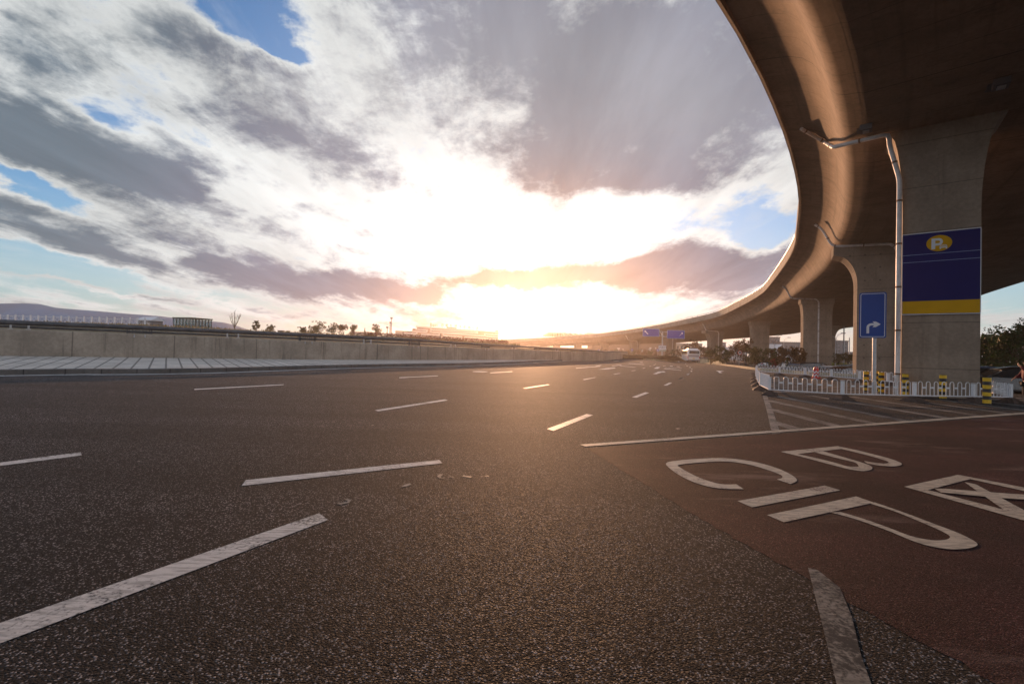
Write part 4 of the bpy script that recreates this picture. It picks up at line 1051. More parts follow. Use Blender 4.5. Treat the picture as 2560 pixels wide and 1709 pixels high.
# bushes on the island behind the gantry
hx = [1500,1514,1528,1541,1555,1569,1583,1597,1611,1626,1640,1668,1682,1697,1712]
for k, px in enumerate(hx):
    Y = 124 - k*.9; base = at(px, 893, Y); base.z = .2; top = at(px, 875+random.uniform(-3,3), Y)
    tree('island_bush', 'one of the row of rusty bushes on the planted island beyond the road bend', 'bush', base, max(1.6, top.z-.2), 17/F*Y, M['leaf_brown' if k % 3 else 'leaf_mid'], 420, .13, .08, 2, 'row of bushes on the island', 9, .05)
for px, Y, ptop, w, lab in ((1738,118,851,30,'tall bushy tree rising behind the coach roof'), (1718,116,862,26,'bushy tree left of the coach roof'), (1762,104,868,30,'bushy tree right behind the coach')):
    base = at(px, 893, Y); base.z = -.6; tree('bushy_tree', lab, 'tree', base, at(px,ptop,Y).z+.6, w/F*Y*1.3, M['leaf_brown'], 900, .15, .1, 2, None, 13, .08)
# right hand trees
for px, Y, ptop, w, lab in ((2462,44,842,60,'dark tree right beside the nearest pier'), (2500,42,838,70,'dark leafy tree second from the nearest pier, above the white car'), (2545,40,818,80,'tall dark tree third from the nearest pier at the right edge'), (2600,39,800,90,'tallest dark tree cut by the right edge')):
    p = park(px, Y); tree('dark_tree', lab, 'tree', p, at(px,ptop,Y).z-p.z, w/F*Y*1.5, M['leaf_dark'], 2600, .12, .16, 2, 'dark trees right of the nearest pier', 22, .1)
p = park(2466, 46); tree('bare_topped_sapling', 'thin sapling showing above the dark tree beside the nearest pier', 'tree', p, at(2466,815,46).z-p.z, 1.6, M['leaf_dark'], 110, .09, .55, 2, None, 10, .04, airy=1.5)
for px, Y, w, lab in ((2095,86,2.6,'rounded dark tree by the lamp post between the piers'), (2120,90,2.2,'pale thin tree between the lamp posts'), (2140,86,2.4,'dark tree at the left edge of the second pier')):
    p = park(px, Y); tree('clipped_tree', lab, 'tree', p, at(px,884,Y).z-p.z, w, M['leaf_mid'], 900, .10, .4, 1, None, 12, .08)
def hedge(name, label, pts, h, w, lm, dens, size, zs=None):
    o = thing(name, label, 'hedge', pts[0]); L = o.location.copy(); b = MB()
    for i in range(len(pts)-1):
        n = int((pts[i+1]-pts[i]).length*dens)
        for _ in range(n):
            p = pts[i].lerp(pts[i+1], random.random()) - L; leaves(b, (p.x, p.y+random.uniform(-w,w)/2, p.z+h*random.uniform(.1,.9)), (.25,.25,.2), 4, size)
    b.build('foliage', lm, o)
hedge('sunlit_hedge', 'low hedge in sunlit lime green seen between the piers', [park(1940,92), park(2020,92), park(2080,92), park(2150,92)], 1.3, .8, M['leaf_sunlit'], 30, .12)
hedge('sunlit_hedge', 'low hedge in sunlit lime green under the dark trees at the right', [park(2455,50), park(2530,50), park(2620,50)], .9, .8, M['leaf_sunlit'], 45, .09)
hedge('clipped_hedge', 'long dark hedge far behind the parked cars', [park(1900,110), park(2000,112), park(2160,112)], 2.4, 1.2, M['leaf_mid'], 22, .16)

# ------------------------------------------------------------------ left bank and what stands on it
crest = [(-800,790),(-300,795),(0,801),(200,807),(380,813),(500,819),(620,826),(760,833),(900,839),(1000,844.5),(1120,852),(1240,859.5),(1330,864),(1420,868)]
def crest_y(px):
    for (a, ya), (c, yc) in zip(crest, crest[1:]):
        if px <= c: return ya + (yc-ya)*(px-a)/(c-a)
    return crest[-1][1]
def wall_y(px):
    r = ray(px, 870); k = r.x/r.y; best = min(A, key=lambda q: abs(q.x/q.y - k) if q.y > 5 else 9); return best.y
b = MB(); rows = []
pxs = list(range(-800, 1421, 60))
for px in pxs:
    c = at(px, crest_y(px), 75); yw = min(wall_y(px)+1.2, 60); w0 = at(px, 870, yw); zc_ = c.z
    row = [Vector((w0.x, w0.y, -1.0)), Vector((w0.x, w0.y, .9))]
    for Y, f in ((62,.35),(70,.8),(75,1.0),(85,1.0),(110,.99),(160,1.0),(260,1.0),(410,.9),(520,.7)):
        p = at(px, 870, max(Y, yw+2)); row.append(Vector((p.x, p.y, .9+(zc_-.9)*f + random.gauss(0,.06))))
    rows.append(row)
b.loft(rows, closed=False, caps=False); tag(b.build('grass_bank', M['grass'], None, True), kind='structure')
def bank_z(px): return at(px, crest_y(px), 75).z
def bank(px, Y): p = at(px, 860, Y); return Vector((p.x, p.y, bank_z(px)-.05))
b = MB()
for _ in range(5200):
    px = random.uniform(-200, 1300); Y = random.uniform(66, 79); p = at(px, 860, Y); zz = .9+(bank_z(px)-.9)*(1 if Y > 75 else .35+.65*(Y-62)/13)
    h = random.uniform(.08,.38)*(1.4 if random.random() < .1 else 1); a = random.random()*6; dx, dy = cos(a)*.09, sin(a)*.09
    b.poly([(p.x-dx, p.y-dy, zz-.05), (p.x+dx, p.y+dy, zz-.05), (p.x+random.gauss(0,.1), p.y+random.gauss(0,.1), zz+h)])
tag(b.build('grass', M['leaf_grass']), kind='stuff')
hedge('flower_hedge', 'long low reddish hedge along the bank crest before the hotel', [bank(880,77), bank(980,77), bank(1080,77), bank(1180,77), bank(1270,77)], .8, 1.6, M['flower'], 95, .075)
for px, ptop, w, lm, lab in ((640,800,16,'leaf_mid','small sparse tree on the bank, first right of the bare tree'), (676,812,22,'leaf_mid','low spreading tree on the bank left of the small cabin'), (757,818,22,'leaf_mid','low round bush tree on the bank, left of the tallest tree'),
      (782,815,26,'leaf_dark','dark round tree on the bank touching the tallest tree'), (800,804,34,'leaf_mid','tallest broad tree on the bank'), (832,808,30,'leaf_dark','dark dense tree on the bank right of the tallest'), (858,812,24,'leaf_brown','pale open tree on the bank in the middle of the group'),
      (882,812,20,'leaf_mid','tree on the bank left of the conical tree'), (940,812,24,'leaf_mid','lone tree on the bank left of the tall mast'), (924,831,20,'leaf_dark','low dark bush at the foot of the lone tree')):
    Y = 128+random.uniform(-6,8); p = bank(px, Y); tree('bank_tree', lab, 'tree', p, at(px,ptop,Y).z-p.z, w/F*Y*1.3, M[lm], 900, .14, .32, 1, 'trees on the left bank', 10, .09)
for k in range(16):
    px = 700 + k*17 + random.uniform(-5,5); Y = 118+random.uniform(0,14); p = bank(px, Y)
    tree('bank_bush', 'one of the low scrubby bushes between the trees on the left bank', 'bush', p, random.uniform(.9,1.7), random.uniform(1.6,2.8), M['leaf_mid' if k % 2 else 'leaf_brown'], 260, .13, .05, 2, 'low bushes on the left bank', 8, .04)
p = bank(911,126); tree('conical_tree', 'narrow conical tree on the bank', 'tree', p, at(911,822,126).z-p.z, 1.5, M['leaf_dark'], 500, .13, .02, cone=True)
# bare tree
p = bank(584,112); o = thing('bare_tree', 'leafless tree with a fan of upright branches right of the glass pavilion', 'tree', p); H0 = at(584,774,112).z-p.z; b = MB(); tb = MB()
tb.tube([(0,0,0),(.05,0,H0*.22),(.1,0,H0*.36)], [.13,.11,.09], 7); tb.build('trunk', M['bark'], o, True)
for k in range(13):
    a = (k-6)/6; st_ = Vector((.1,0,H0*random.uniform(.2,.36))); tip = Vector((.2+a*1.35, random.uniform(-.6,.6), H0*random.uniform(.72,1.0)*(1-.12*abs(a)))); m_ = st_.lerp(tip,.5)+Vector((a*.12,0,-.1)); b.tube([st_, m_, tip], [.055,.035,.012], 5)
    for q in range(4):
        f = random.uniform(.4,.9); s2 = m_.lerp(tip, f); b.tube([s2, s2+Vector((random.uniform(-.35,.45),random.uniform(-.2,.2),random.uniform(.3,.9)))], [.022,.008], 4)
b.build('branches', M['bark'], o)
# hut
p = bank(374,112); zt_ = at(374,792,112).z; hut = thing('hut', 'small grey hut with a pale pitched roof on the bank', 'hut', p, -.18); hw = 48/F*112*.92; hh = zt_-p.z
b = MB(); b.box((0,0,hh*.36), (hw*.9,3.0,hh*.78)); b.build('wall', M['bldgrey'], hut)
b = MB(); b.prism([(-hw*.52,-1.8,hh*.75),(-hw*.52,0,hh),(-hw*.52,1.8,hh*.75),(-hw*.52,1.8,hh*.70),(-hw*.52,-1.8,hh*.70)], (hw*1.04,0,0)); b.build('roof', M['bldpale'], hut)
b = MB(); b.box((hw*.25,-1.51,hh*.3), (.9,.04,hh*.55)); b.build('door', M['bldbeige'], hut)
# glass pavilion
p = bank(480,108); zt_ = at(480,795,108).z; gl_ = thing('glass_pavilion', 'flat roofed glass pavilion with a dark frame on the bank', 'pavilion', p, -.22); gw, gd_, gh = 5.3, 5.2, zt_-p.z
b = MB(); b.box((0,0,gh-.12), (gw+.3,gd_+.3,.24)); b.build('roof', M['steel_dark'], gl_)
for x in [-gw/2+gw*k/6 for k in range(7)]:
    for y in (-gd_/2, gd_/2): b = MB(); b.box((x,y,(gh-.24)/2), (.10,.10,gh-.24)); b.build('post', M['steel_dark'], gl_)
for y in [-gd_/2+gd_*k/6 for k in range(1,6)]:
    for x in (-gw/2, gw/2): b = MB(); b.box((x,y,(gh-.24)/2), (.16,.16,gh-.24)); b.build('post', M['steel_dark'], gl_)
b = MB()
for y in (-gd_/2, gd_/2): b.box((0,y,gh*.45), (gw-.2,.06,.10))
for x in (-gw/2, gw/2): b.box((x,0,gh*.45), (.06,gd_-.2,.10))
b.build('transom', M['steel_dark'], gl_)
for y in (-gd_/2, gd_/2): b = MB(); b.box((0,y+.02,(gh-.24)/2), (gw-.1,.02,gh-.3)); b.build('glass_wall', M['paneglass'], gl_)
for x in (-gw/2, gw/2): b = MB(); b.box((x+.02,0,(gh-.24)/2), (.02,gd_-.1,gh-.3)); b.build('glass_wall', M['paneglass'], gl_)
# lattice railing on the bank
lp = [bank(px, 92) for px in range(-500, 400, 30)]
for q, px in zip(lp, range(-500, 400, 30)): q.z = at(px, 801+(px)*.0295, 92).z
lat = thing('lattice_fence', 'long pale lattice fence along the bank above the pipe rail', 'fence', lp[0]); L0 = lat.location.copy()
ht = 1.0; b = MB(); tot = resample(lp, 92)
for q in (ht, .1): b.tube([p - L0 + Vector((0,0,q)) for p in tot], .05, 5)
for i in range(len(tot)-1):
    a, c = tot[i]-L0, tot[i+1]-L0
    b.tube([a+Vector((0,0,.1)), c+Vector((0,0,ht))], .018, 4); b.tube([a+Vector((0,0,ht)), c+Vector((0,0,.1))], .018, 4)
b.build('lattice', M['bldpale'], lat)
for i in range(0, len(tot), 2):
    a = tot[i]-L0; b = MB(); b.box((a.x, a.y, ht/2-.1), (.2,.2,ht+.3)); b.build('post', M['bldpale'], lat)
# small cabin on the bank
p = bank(702,124); o = thing('cabin', 'tiny dark cabin on the bank between the low trees', 'cabin', p + Vector((0,0,.4))); b = MB(); b.box((0,0,.6), (1.3,1.2,1.3)); b.build('wall', M['steel_dark'], o); b = MB(); b.box((0,0,1.3), (1.5,1.4,.1)); b.build('roof', M['bldgrey'], o)
b = MB(); b.box((.1,-.61,.8), (.6,.03,.5)); b.build('window', M['glass'], o)
# white box frame lying on the far roadside
# masts on the left bank
for px, ptop, lab, cross in ((977,795,'tall thin mast left of the hotel',1), (974,806,'shorter mast against the tall thin mast',0), (967,818,'short lamp mast left of the tall thin mast',1)):
    p = bank(px, 150); o = thing('light_mast', lab, 'mast', p, 0, 'masts left of the hotel'); h = at(px,ptop,150).z-p.z; b = MB(); b.tube([(0,0,0),(0,0,h)], [.16,.10], 8); b.build('pole', M['bldgrey'], o)
    b = MB(); b.box((0,0,h), (.7 if cross else .4,.4,.5)); b.build('lamp_head', M['bldgrey'], o)

# ------------------------------------------------------------------ hotel
YH = 420
def hp(px, py): return at(px, py, YH)
hot = thing('hotel', 'long pale hotel with meandering white facade bands and letters on its roof', 'hotel', hp(1110, 852), 0); HO = hot.location.copy()
sl_ = (814-824.5)/(1040-1238)     # the eaves line seen in the photo slopes because the block turns away
def hx_(px): return (px-1110)/F*YH
def hz_(px, py): return at(px, py, YH).z - HO.z
rot = Matrix.Rotation(-.0, 4, 'Z')
k0 = 1/F*YH
# blocks in local metres, the facade turned a little so that its far end is lower in the picture
def fac(px, py): # local point on the facade
    return Vector((hx_(px), (px-1040)*.35, hz_(px, py)*(1+.35*(px-1040)/YH)))
def slab(name, quad, dep, m, par, off=0):
    b = MB(); P = [fac(*q) + Vector((0,off,0)) for q in quad]; b.prism(P, (0, dep, 0)); return b.build(name, m, par)
slab('main_block', [(1041,856),(1238,858),(1238,826.5),(1041,815.5)], 30, M['bldbrown'], hot)
slab('stepped_wing', [(1012,848),(1041,850),(1041,821),(1032,821),(1032,828),(1012,828)], 28, M['bldbrown'], hot)
slab('side_wing', [(998,846),(1012,847),(1012,827.5),(998,826.5)], 20, M['bldbeige'], hot)
slab('roof_band', [(1039,818),(1240,829.5),(1240,826),(1039,814.5)], 31, M['bldwhite'], hot, -1.2)
slab('roof_plant', [(1106,819),(1127,820),(1127,816),(1106,815)], 10, M['bldbeige'], hot, 4)
slab('stair_tower', [(1231,832),(1239,832.5),(1239,822.5),(1231,822.5)], 10, M['bldbeige'], hot, -.5)
def cb_(x, y): return (980+x*.12771, 780+y*.12771)
bands = [[(470,335),(655,348),(645,388),(410,374)], [(655,348),(715,310)], [(715,305),(712,388),(865,400),(862,480)], [(720,345),(1590,362+8)], [(715,388),(1590,400),(1588,365)], [(1740,410),(2030,425)], [(1740,410),(1738,450),(2030,468)],
         [(480,388),(478,425),(285,412),(285,458)], [(560,430),(860,440)], [(562,430),(562,465)], [(240,455),(865,480),(1275,512),(1275,470),(935,448),(935,405),(1740,450)], [(1340,520),(1340,475),(2030,515)], [(1340,520),(2030,545)]]
for L_ in bands:
    b = MB()
    if len(L_) == 2 and L_[0] == (655,348): continue
    P = [fac(*cb_(*q)) + Vector((0,-1.0,0)) for q in L_]
    for a, c in zip(P, P[1:]): 
        d_ = (c-a).normalized(); w_ = Vector((0,0,.62)) if abs(d_.z) < .6 else Vector((.62,0,0))
        b.prism([a-w_-d_*.6, c-w_+d_*.6, c+w_+d_*.6, a+w_-d_*.6], (0,.9,0))
    b.build('facade_band', M['bldwhite'], hot)
for r_ in range(6):      # long glazed strips
    b = MB(); f0 = (r_+.5)/6.2; P = []
    for k in range(45):
        px = 1042.5+k*4.33; yt = 817.5+(px-1041)*.0553; yb = 853+(px-1041)*.012; P.append(fac(px, yt+(yb-yt)*f0) + Vector((0,-.25,0)))
    b.prism([p + Vector((0,0,.75)) for p in P] + [p - Vector((0,0,.75)) for p in P[::-1]], (0,.2,0)); b.build('window_strip', M['hall'], hot)
hot_l = [('Best',1077,811,4.6),('百',1096,812,3.2),('老',1106.5,812.5,3.2),('竹',1117,813,3.2),('特',1128,813.5,3.2),('水',1139,815,3.2),('机',1150,816,3.2),('场',1161,817,3.4),('酒',1171.5,817.5,3.4),('店',1182,818.5,3.4)]
for ch, px, py, sz in hot_l:
    o = mesh_obj('roof_letter', text_mesh(ch, sz*.95, .4, .06), M['bldbrown'], hot); o.location = fac(px, py) + Vector((0,1,0)); o.rotation_euler = (pi/2, 0, 0)
    q = fac(px, py+2.5); b = MB(); b.box((q.x, q.y+1.3, q.z-.8), (.2,.2,2.2)); b.build('letter_stand', M['bldbrown'], hot)

# terminal roofs behind the elevated road
YT = 380
term = thing('terminal_building', 'airport terminal with a wavy pale roof showing above the far elevated road', 'terminal', at(1500, 880, YT)); TO = term.location.copy(); TO.z = 0; term.location.z = 0
b = MB()
def tp_(px, py, dy=0): p = at(px, py, YT) - TO; return Vector((p.x, p.y+dy, p.z))
up_ = [(1373,829),(1385,830.5),(1400,830),(1415,831.5),(1440,833),(1462,835.5),(1468,830.5),(1480,831.5),(1500,833),(1520,831),(1540,826.5),(1555,825.5),(1580,828),(1620,830)]
lo_ = [(px, py+3.2) for px, py in up_]
b.prism([tp_(*q) for q in up_] + [tp_(*q) for q in lo_[::-1]], (0, 90, 0)); b.build('roof', M['bldpale'], term)
for k in range(9): b = MB(); p = tp_(1382+k*6.5, 838); b.box((p.x, p.y+3, p.z-1.5), (.5,.5,9)); b.build('column', M['bldbeige'], term)
b = MB()
for k in range(5):
    px = 1410+k*13; a = tp_(px, 833+k*.6, -.5); c = tp_(px+18, 842, -.5); b.prism([a+Vector((0,0,.7)), a-Vector((0,0,.7)), c-Vector((0,0,.7)), c+Vector((0,0,.7))], (0,1.5,0))
b.build('roof_rib', M['bldbeige'], term)
hall = thing('service_hall', 'low hall coloured shade-dark, filling the background beneath the far elevated road', 'building', at(1560, 885, 330) * 1.0); HL = hall.location.copy()
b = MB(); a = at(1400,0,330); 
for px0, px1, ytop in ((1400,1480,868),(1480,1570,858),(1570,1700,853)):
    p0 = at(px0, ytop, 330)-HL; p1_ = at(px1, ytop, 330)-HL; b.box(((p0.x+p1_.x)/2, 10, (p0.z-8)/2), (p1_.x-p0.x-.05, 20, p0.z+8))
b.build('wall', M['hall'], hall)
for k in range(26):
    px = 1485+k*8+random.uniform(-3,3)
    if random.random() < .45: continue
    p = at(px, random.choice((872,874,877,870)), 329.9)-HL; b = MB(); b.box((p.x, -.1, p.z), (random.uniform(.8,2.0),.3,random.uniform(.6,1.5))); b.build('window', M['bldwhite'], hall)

# buildings seen between the piers
def block(name, label, cat, Y, px0, px1, pt, pbm, m, rows=0, cols=0, rz=0, roofm=None, dep=14):
    a = at(px0, pt, Y); c = at(px1, pt, Y); z0 = -1.2; h = a.z - z0; w = c.x-a.x
    o = thing(name, label, cat, ((a.x+c.x)/2, Y, z0), rz)
    b = MB(); b.box((0, dep/2, h/2), (w, dep, h)); b.build('wall', m, o)
    b = MB(); b.box((0, dep/2, h+.15), (w+.4, dep+.4, .3)); b.build('roof', roofm or m, o)
    for r_ in range(rows):
        for k in range(cols):
            b = MB(); b.box((-w/2+w*(k+.5)/cols, -.02, h*(.5+.45*(r_+.5)/max(rows,1))), (w/cols*.45, .12, h*.42/rows*.5)); b.build('window', M['glass'], o)
    return o
block('office_block', 'tall grey office block between the fourth and third piers', 'building', 210, 1926, 1950, 843, 875, M['bldgrey'], 2, 3)
block('long_office', 'long low grey building with a row of small windows behind the trees', 'building', 205, 1950.5, 2012, 855.5, 875, M['bldgrey'], 1, 6)
block('white_hall', 'white flat roofed hall in front of the grey office block', 'building', 180, 1918, 1953, 861.5, 880, M['bldpale'], 0, 0)
block('white_hall', 'long low white hall behind the small trees, right of the taller white hall', 'building', 176, 1954, 2010, 872, 885, M['bldpale'], 0, 0)
block('concrete_tower', 'grey concrete block behind the lamp posts between the piers', 'building', 170, 2070, 2121, 852, 885, M['bldgrey'], 3, 3)
block('low_annexe', 'low grey annexe right of the concrete block', 'building', 168, 2121.5, 2160, 881, 890, M['bldgrey'], 0, 0)
block('ribbed_block', 'small ribbed grey block above the trees right of the fifth pier', 'building', 230, 1799, 1815, 856.5, 870, M['bldgrey'], 1, 5)
block('long_shed', 'long pale shed behind the bushes right of the fifth pier', 'building', 220, 1800, 1868, 868.5, 885, M['bldpale'], 0, 0)
block('pale_shed', 'pale low shed with a flat roof seen behind the coach between two piers', 'building', 240, 1690, 1756, 858, 885, M['bldbeige'], 1, 7, 0, M['bldpale'])
# lamps
def lamp(label, px, ptop, Y, arm=1, pz0=-.95, r=.09):
    p = at(px, 900, Y); p.z = pz0; h = at(px, ptop, Y).z - pz0; o = thing('street_lamp', label, 'street lamp', p, 0, 'street lamps behind the piers')
    b = MB(); b.tube([(0,0,0),(0,0,h)], [r, r*.6], 8); b.build('pole', M['bldpale'], o, True)
    if arm:
        b = MB(); b.tube([(0,0,h-.05),(arm*.4,0,h+.7),(arm*1.2,0,h+1.1)], r*.5, 6); b.build('arm', M['bldpale'], o, True)
        b = MB(); b.box((arm*1.45,0,h+1.13), (.75,.25,.14)); b.build('lamp_head', M['bldgrey'], o)
lamp('street lamp with a curved arm in front of the grey office block', 1936, 848, 120, 1)
lamp('short street lamp right of the grey office block', 1959, 853, 130, 1)
lamp('street lamp with a curved arm beside the rounded dark tree', 2088.5, 847, 88, 1)
lamp('street lamp just right of the curved arm lamp', 2094, 853, 95, -1)
lamp('tall thick mast between the piers, rising to the deck', 2109, 800, 100, 0, -.95, .16)
lamp('plain pale post right of the tall thick mast', 2123, 843, 105, 0, -.95, .13)
lamp('distant floodlight mast above the trees left of the fourth pier', 1844, 850, 190, 1)

# ------------------------------------------------------------------ person at the right edge
pp_ = at(2566, 985, 18.0); pz_ = -.42
per = thing('person', 'person in a maroon jacket at the right edge, one elbow raised', 'person', (pp_.x, pp_.y, pz_), radians(55))
def skin(name, verts, edges, mat_, root=0, parent=per):
    me = bpy.data.meshes.new(name); me.from_pydata([v[:3] for v in verts], edges, []); me.materials.append(mat_)
    o = bpy.data.objects.new(name, me); COL.objects.link(o); o.parent = parent
    sm = o.modifiers.new('skin', 'SKIN'); sm.use_smooth_shade = True
    for i, v in enumerate(verts):
        r = v[3]; me.skin_vertices[0].data[i].radius = r if isinstance(r, tuple) else (r, r); me.skin_vertices[0].data[i].use_root = (i == root)
    ss = o.modifiers.new('sub', 'SUBSURF'); ss.levels = 1; ss.render_levels = 2; return o
V_ = [(0,0,.92,(.11,.08)),(0,.01,1.12,(.10,.07)),(0,.0,1.32,(.11,.07)),(0,0,1.44,(.07,.06)),(0,-.01,1.50,(.05,.05)),(0,.0,1.58,(.075,.09)),(0,0,1.68,(.07,.085)),
      (.1,0,.85,(.09,.09)),(.11,.02,.48,(.06,.06)),(.11,-.02,.1,(.04,.045)),(.11,.12,.04,(.035,.03)),
      (-.1,0,.85,(.09,.09)),(-.12,.02,.48,(.06,.06)),(-.12,-.02,.1,(.04,.045)),(-.12,.12,.04,(.035,.03)),
      (.2,0,1.39,(.04,.04)),(.30,.08,1.14,(.035,.035)),(.22,.26,1.02,(.03,.03)),
      (-.2,0,1.39,(.04,.04)),(-.42,.12,1.36,(.035,.035)),(-.2,.22,1.52,(.03,.03))]
E_ = [(0,1),(1,2),(2,3),(3,4),(4,5),(5,6),(0,7),(7,8),(8,9),(9,10),(0,11),(11,12),(12,13),(13,14),(2,15),(15,16),(16,17),(2,18),(18,19),(19,20)]
for w_i, el_i in ((17, 16), (20, 19)):          # palms and five fingers on each hand
    wv, ev = Vector(V_[w_i][:3]), Vector(V_[el_i][:3]); d_ = (wv-ev).normalized(); sd_ = d_.cross(Vector((0,1,.3))).normalized(); pm = d_.cross(sd_).normalized()
    pi_ = len(V_); p_ = wv + d_*.07; V_.append((*p_, (.036,.018))); E_.append((w_i, pi_))
    for k, (o_, l_) in enumerate(((-.033,.062),(-.012,.078),(.010,.080),(.031,.066))):
        a_ = p_ + d_*.035 + sd_*o_; c_ = a_ + d_*l_*.55 + pm*.012; e_ = c_ + d_*l_*.45 + pm*.03; n0 = len(V_)
        V_ += [(*a_, .0095), (*c_, .009), (*e_, .008)]; E_ += [(pi_, n0), (n0, n0+1), (n0+1, n0+2)]
    a_ = wv + d_*.045 + sd_*-.045; c_ = a_ + d_*.035 + sd_*-.02 + pm*.015; n0 = len(V_); V_ += [(*a_, .011), (*c_, .0095)]; E_ += [(w_i, n0), (n0, n0+1)]
skin('body', V_, E_, M['skin'])
for sg in (-1, 1):
    b = MB(); b.tube([(sg*.028,.078,1.665),(sg*.028,.090,1.665)], [.011,.008], 8); b.build('eye', M['hair'], per, True)
b = MB(); b.tube([(0,.082,1.66),(0,.112,1.628)], [.008,.013], 6); b.build('nose', M['skin'], per, True)
J = [(0,0,.86,(.175,.135)),(0,.01,1.12,(.165,.125)),(0,0,1.33,(.19,.135)),(0,0,1.43,(.09,.08)),(.21,0,1.395,(.078,.078)),(.31,.08,1.14,(.078,.078)),(.225,.25,1.03,(.06,.06)),(-.21,0,1.395,(.078,.078)),(-.435,.12,1.36,(.085,.085)),(-.24,.20,1.49,(.062,.062))]
skin('jacket', J, [(0,1),(1,2),(2,3),(2,4),(4,5),(5,6),(2,7),(7,8),(8,9)], M['maroon'])
T_ = [(0,0,.90,(.165,.13)),(.1,0,.82,(.105,.105)),(.11,.02,.48,(.078,.078)),(.11,-.02,.1,(.065,.065)),(-.1,0,.82,(.105,.105)),(-.12,.02,.48,(.078,.078)),(-.12,-.02,.1,(.065,.065))]
skin('trousers', T_, [(0,1),(1,2),(2,3),(0,4),(4,5),(5,6)], M['trousers'])
skin('hair', [(0,-.03,1.56,(.07,.06)),(0,-.035,1.66,(.085,.085)),(0,.0,1.71,(.075,.085))], [(0,1),(1,2)], M['hair'])
for sg in (-1, 1): b = MB(); b.tube([(sg*.115,-.08,0),(sg*.115,-.07,.07),(sg*.115,.1,.06),(sg*.115,.18,.02)], [.045,.055,.045,.03], 8); b.build('shoe', M['black'], per, True)

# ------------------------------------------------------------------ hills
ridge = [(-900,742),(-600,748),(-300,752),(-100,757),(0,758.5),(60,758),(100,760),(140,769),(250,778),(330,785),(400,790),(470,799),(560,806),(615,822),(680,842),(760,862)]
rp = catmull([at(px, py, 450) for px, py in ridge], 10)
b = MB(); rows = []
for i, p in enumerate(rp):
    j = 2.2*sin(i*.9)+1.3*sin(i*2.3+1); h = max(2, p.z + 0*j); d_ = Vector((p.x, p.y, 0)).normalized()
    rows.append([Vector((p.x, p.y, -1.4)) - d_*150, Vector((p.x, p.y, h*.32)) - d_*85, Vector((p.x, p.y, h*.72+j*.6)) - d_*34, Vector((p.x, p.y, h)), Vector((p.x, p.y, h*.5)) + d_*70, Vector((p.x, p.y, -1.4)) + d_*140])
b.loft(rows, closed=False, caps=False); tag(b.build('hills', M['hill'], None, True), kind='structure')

# ------------------------------------------------------------------ light, sky, haze
SUN = ray(1335, 748).normalized()
sel = asin(SUN.z); saz = atan2(SUN.x, SUN.y)
sd = bpy.data.lights.new('sun', 'SUN'); so_ = bpy.data.objects.new('sun', sd); COL.objects.link(so_)
sd.energy = 5.0; sd.angle = radians(.6); sd.color = (1.0, .52, .265)
so_.rotation_euler = (-SUN).to_track_quat('-Z', 'Y').to_euler()
hz_obj = MB(); hz_obj.box((0, 150, 17.6), (1700, 1500, 39)); hm = bpy.data.materials.new('haze_air'); hm.use_nodes = True; ht_ = NT(hm.node_tree)
hm.node_tree.nodes.clear(); out = ht_.n.new('ShaderNodeOutputMaterial'); pv = ht_.n.new('ShaderNodeVolumePrincipled')
pv.inputs['Color'].default_value = (.97,.88,.85,1); pv.inputs['Density'].default_value = .00052; pv.inputs['Anisotropy'].default_value = .76
ht_.l.new(pv.outputs[0], out.inputs['Volume'])
hzo = tag(hz_obj.build('haze', hm), kind='stuff')

w = bpy.data.worlds.new('World'); S.world = w; w.use_nodes = True; T = NT(w.node_tree); bg = w.node_tree.nodes['Background']
sky = T.n.new('ShaderNodeTexSky'); sky.sky_type = 'NISHITA'; sky.sun_disc = False; sky.sun_elevation = sel; sky.sun_rotation = saz
sky.air_density = 1.0; sky.dust_density = .6; sky.ozone_density = 2.0
tc = T.n.new('ShaderNodeTexCoord'); D0 = tc.outputs['Generated']
nrm = T.node('ShaderNodeVectorMath', operation='NORMALIZE'); T.l.new(D0, nrm.inputs[0]); Dv = nrm.outputs[0]
sp_ = T.n.new('ShaderNodeSeparateXYZ'); T.l.new(Dv, sp_.inputs[0]); X, Y_, Z = sp_.outputs
az = T.math('ARCTAN2', X, Y_); el = T.math('ARCSINE', Z)
# cloud-layer coordinates: direction projected on a high horizontal sheet
zc = T.math('ADD', T.math('MAXIMUM', Z, 0.0), .10)
cp = T.n.new('ShaderNodeCombineXYZ'); T.set(cp.inputs[0], T.math('DIVIDE', X, zc)); T.set(cp.inputs[1], T.math('DIVIDE', Y_, zc)); CP = cp.outputs[0]
nA = T.noise(T.mapping(CP, (.80,.40,1), (3.1,1.7,0), (0,0,.25)), 1.0, 8, .60, .25)
nB = T.noise(T.mapping(CP, (3.0,1.4,1), (7.3,2.2,.5), (0,0,.25)), 1.0, 10, .66, .35)
cs = T.n.new('ShaderNodeCombineXYZ'); T.set(cs.inputs[0], az); T.set(cs.inputs[1], el); AE = cs.outputs[0]
nC = T.noise(T.mapping(AE, (1,2.0,1), (0,0,0), (0,0,-.22)), 7.0, 12, .68, .3)
wn = T.noise(T.mapping(AE, (1,1.7,1), (4,2,0)), 6.0, 6, .62, 0, 1)
wv_ = T.n.new('ShaderNodeSeparateColor'); T.l.new(wn, wv_.inputs[0])
azw = T.math('ADD', az, T.math('MULTIPLY', T.math('SUBTRACT', wv_.outputs[0], .5), .17)); elw = T.math('ADD', el, T.math('MULTIPLY', T.math('SUBTRACT', wv_.outputs[1], .5), .085))
def ae(px, py): d = ray(px, py).normalized(); return atan2(d.x, d.y), asin(d.z)
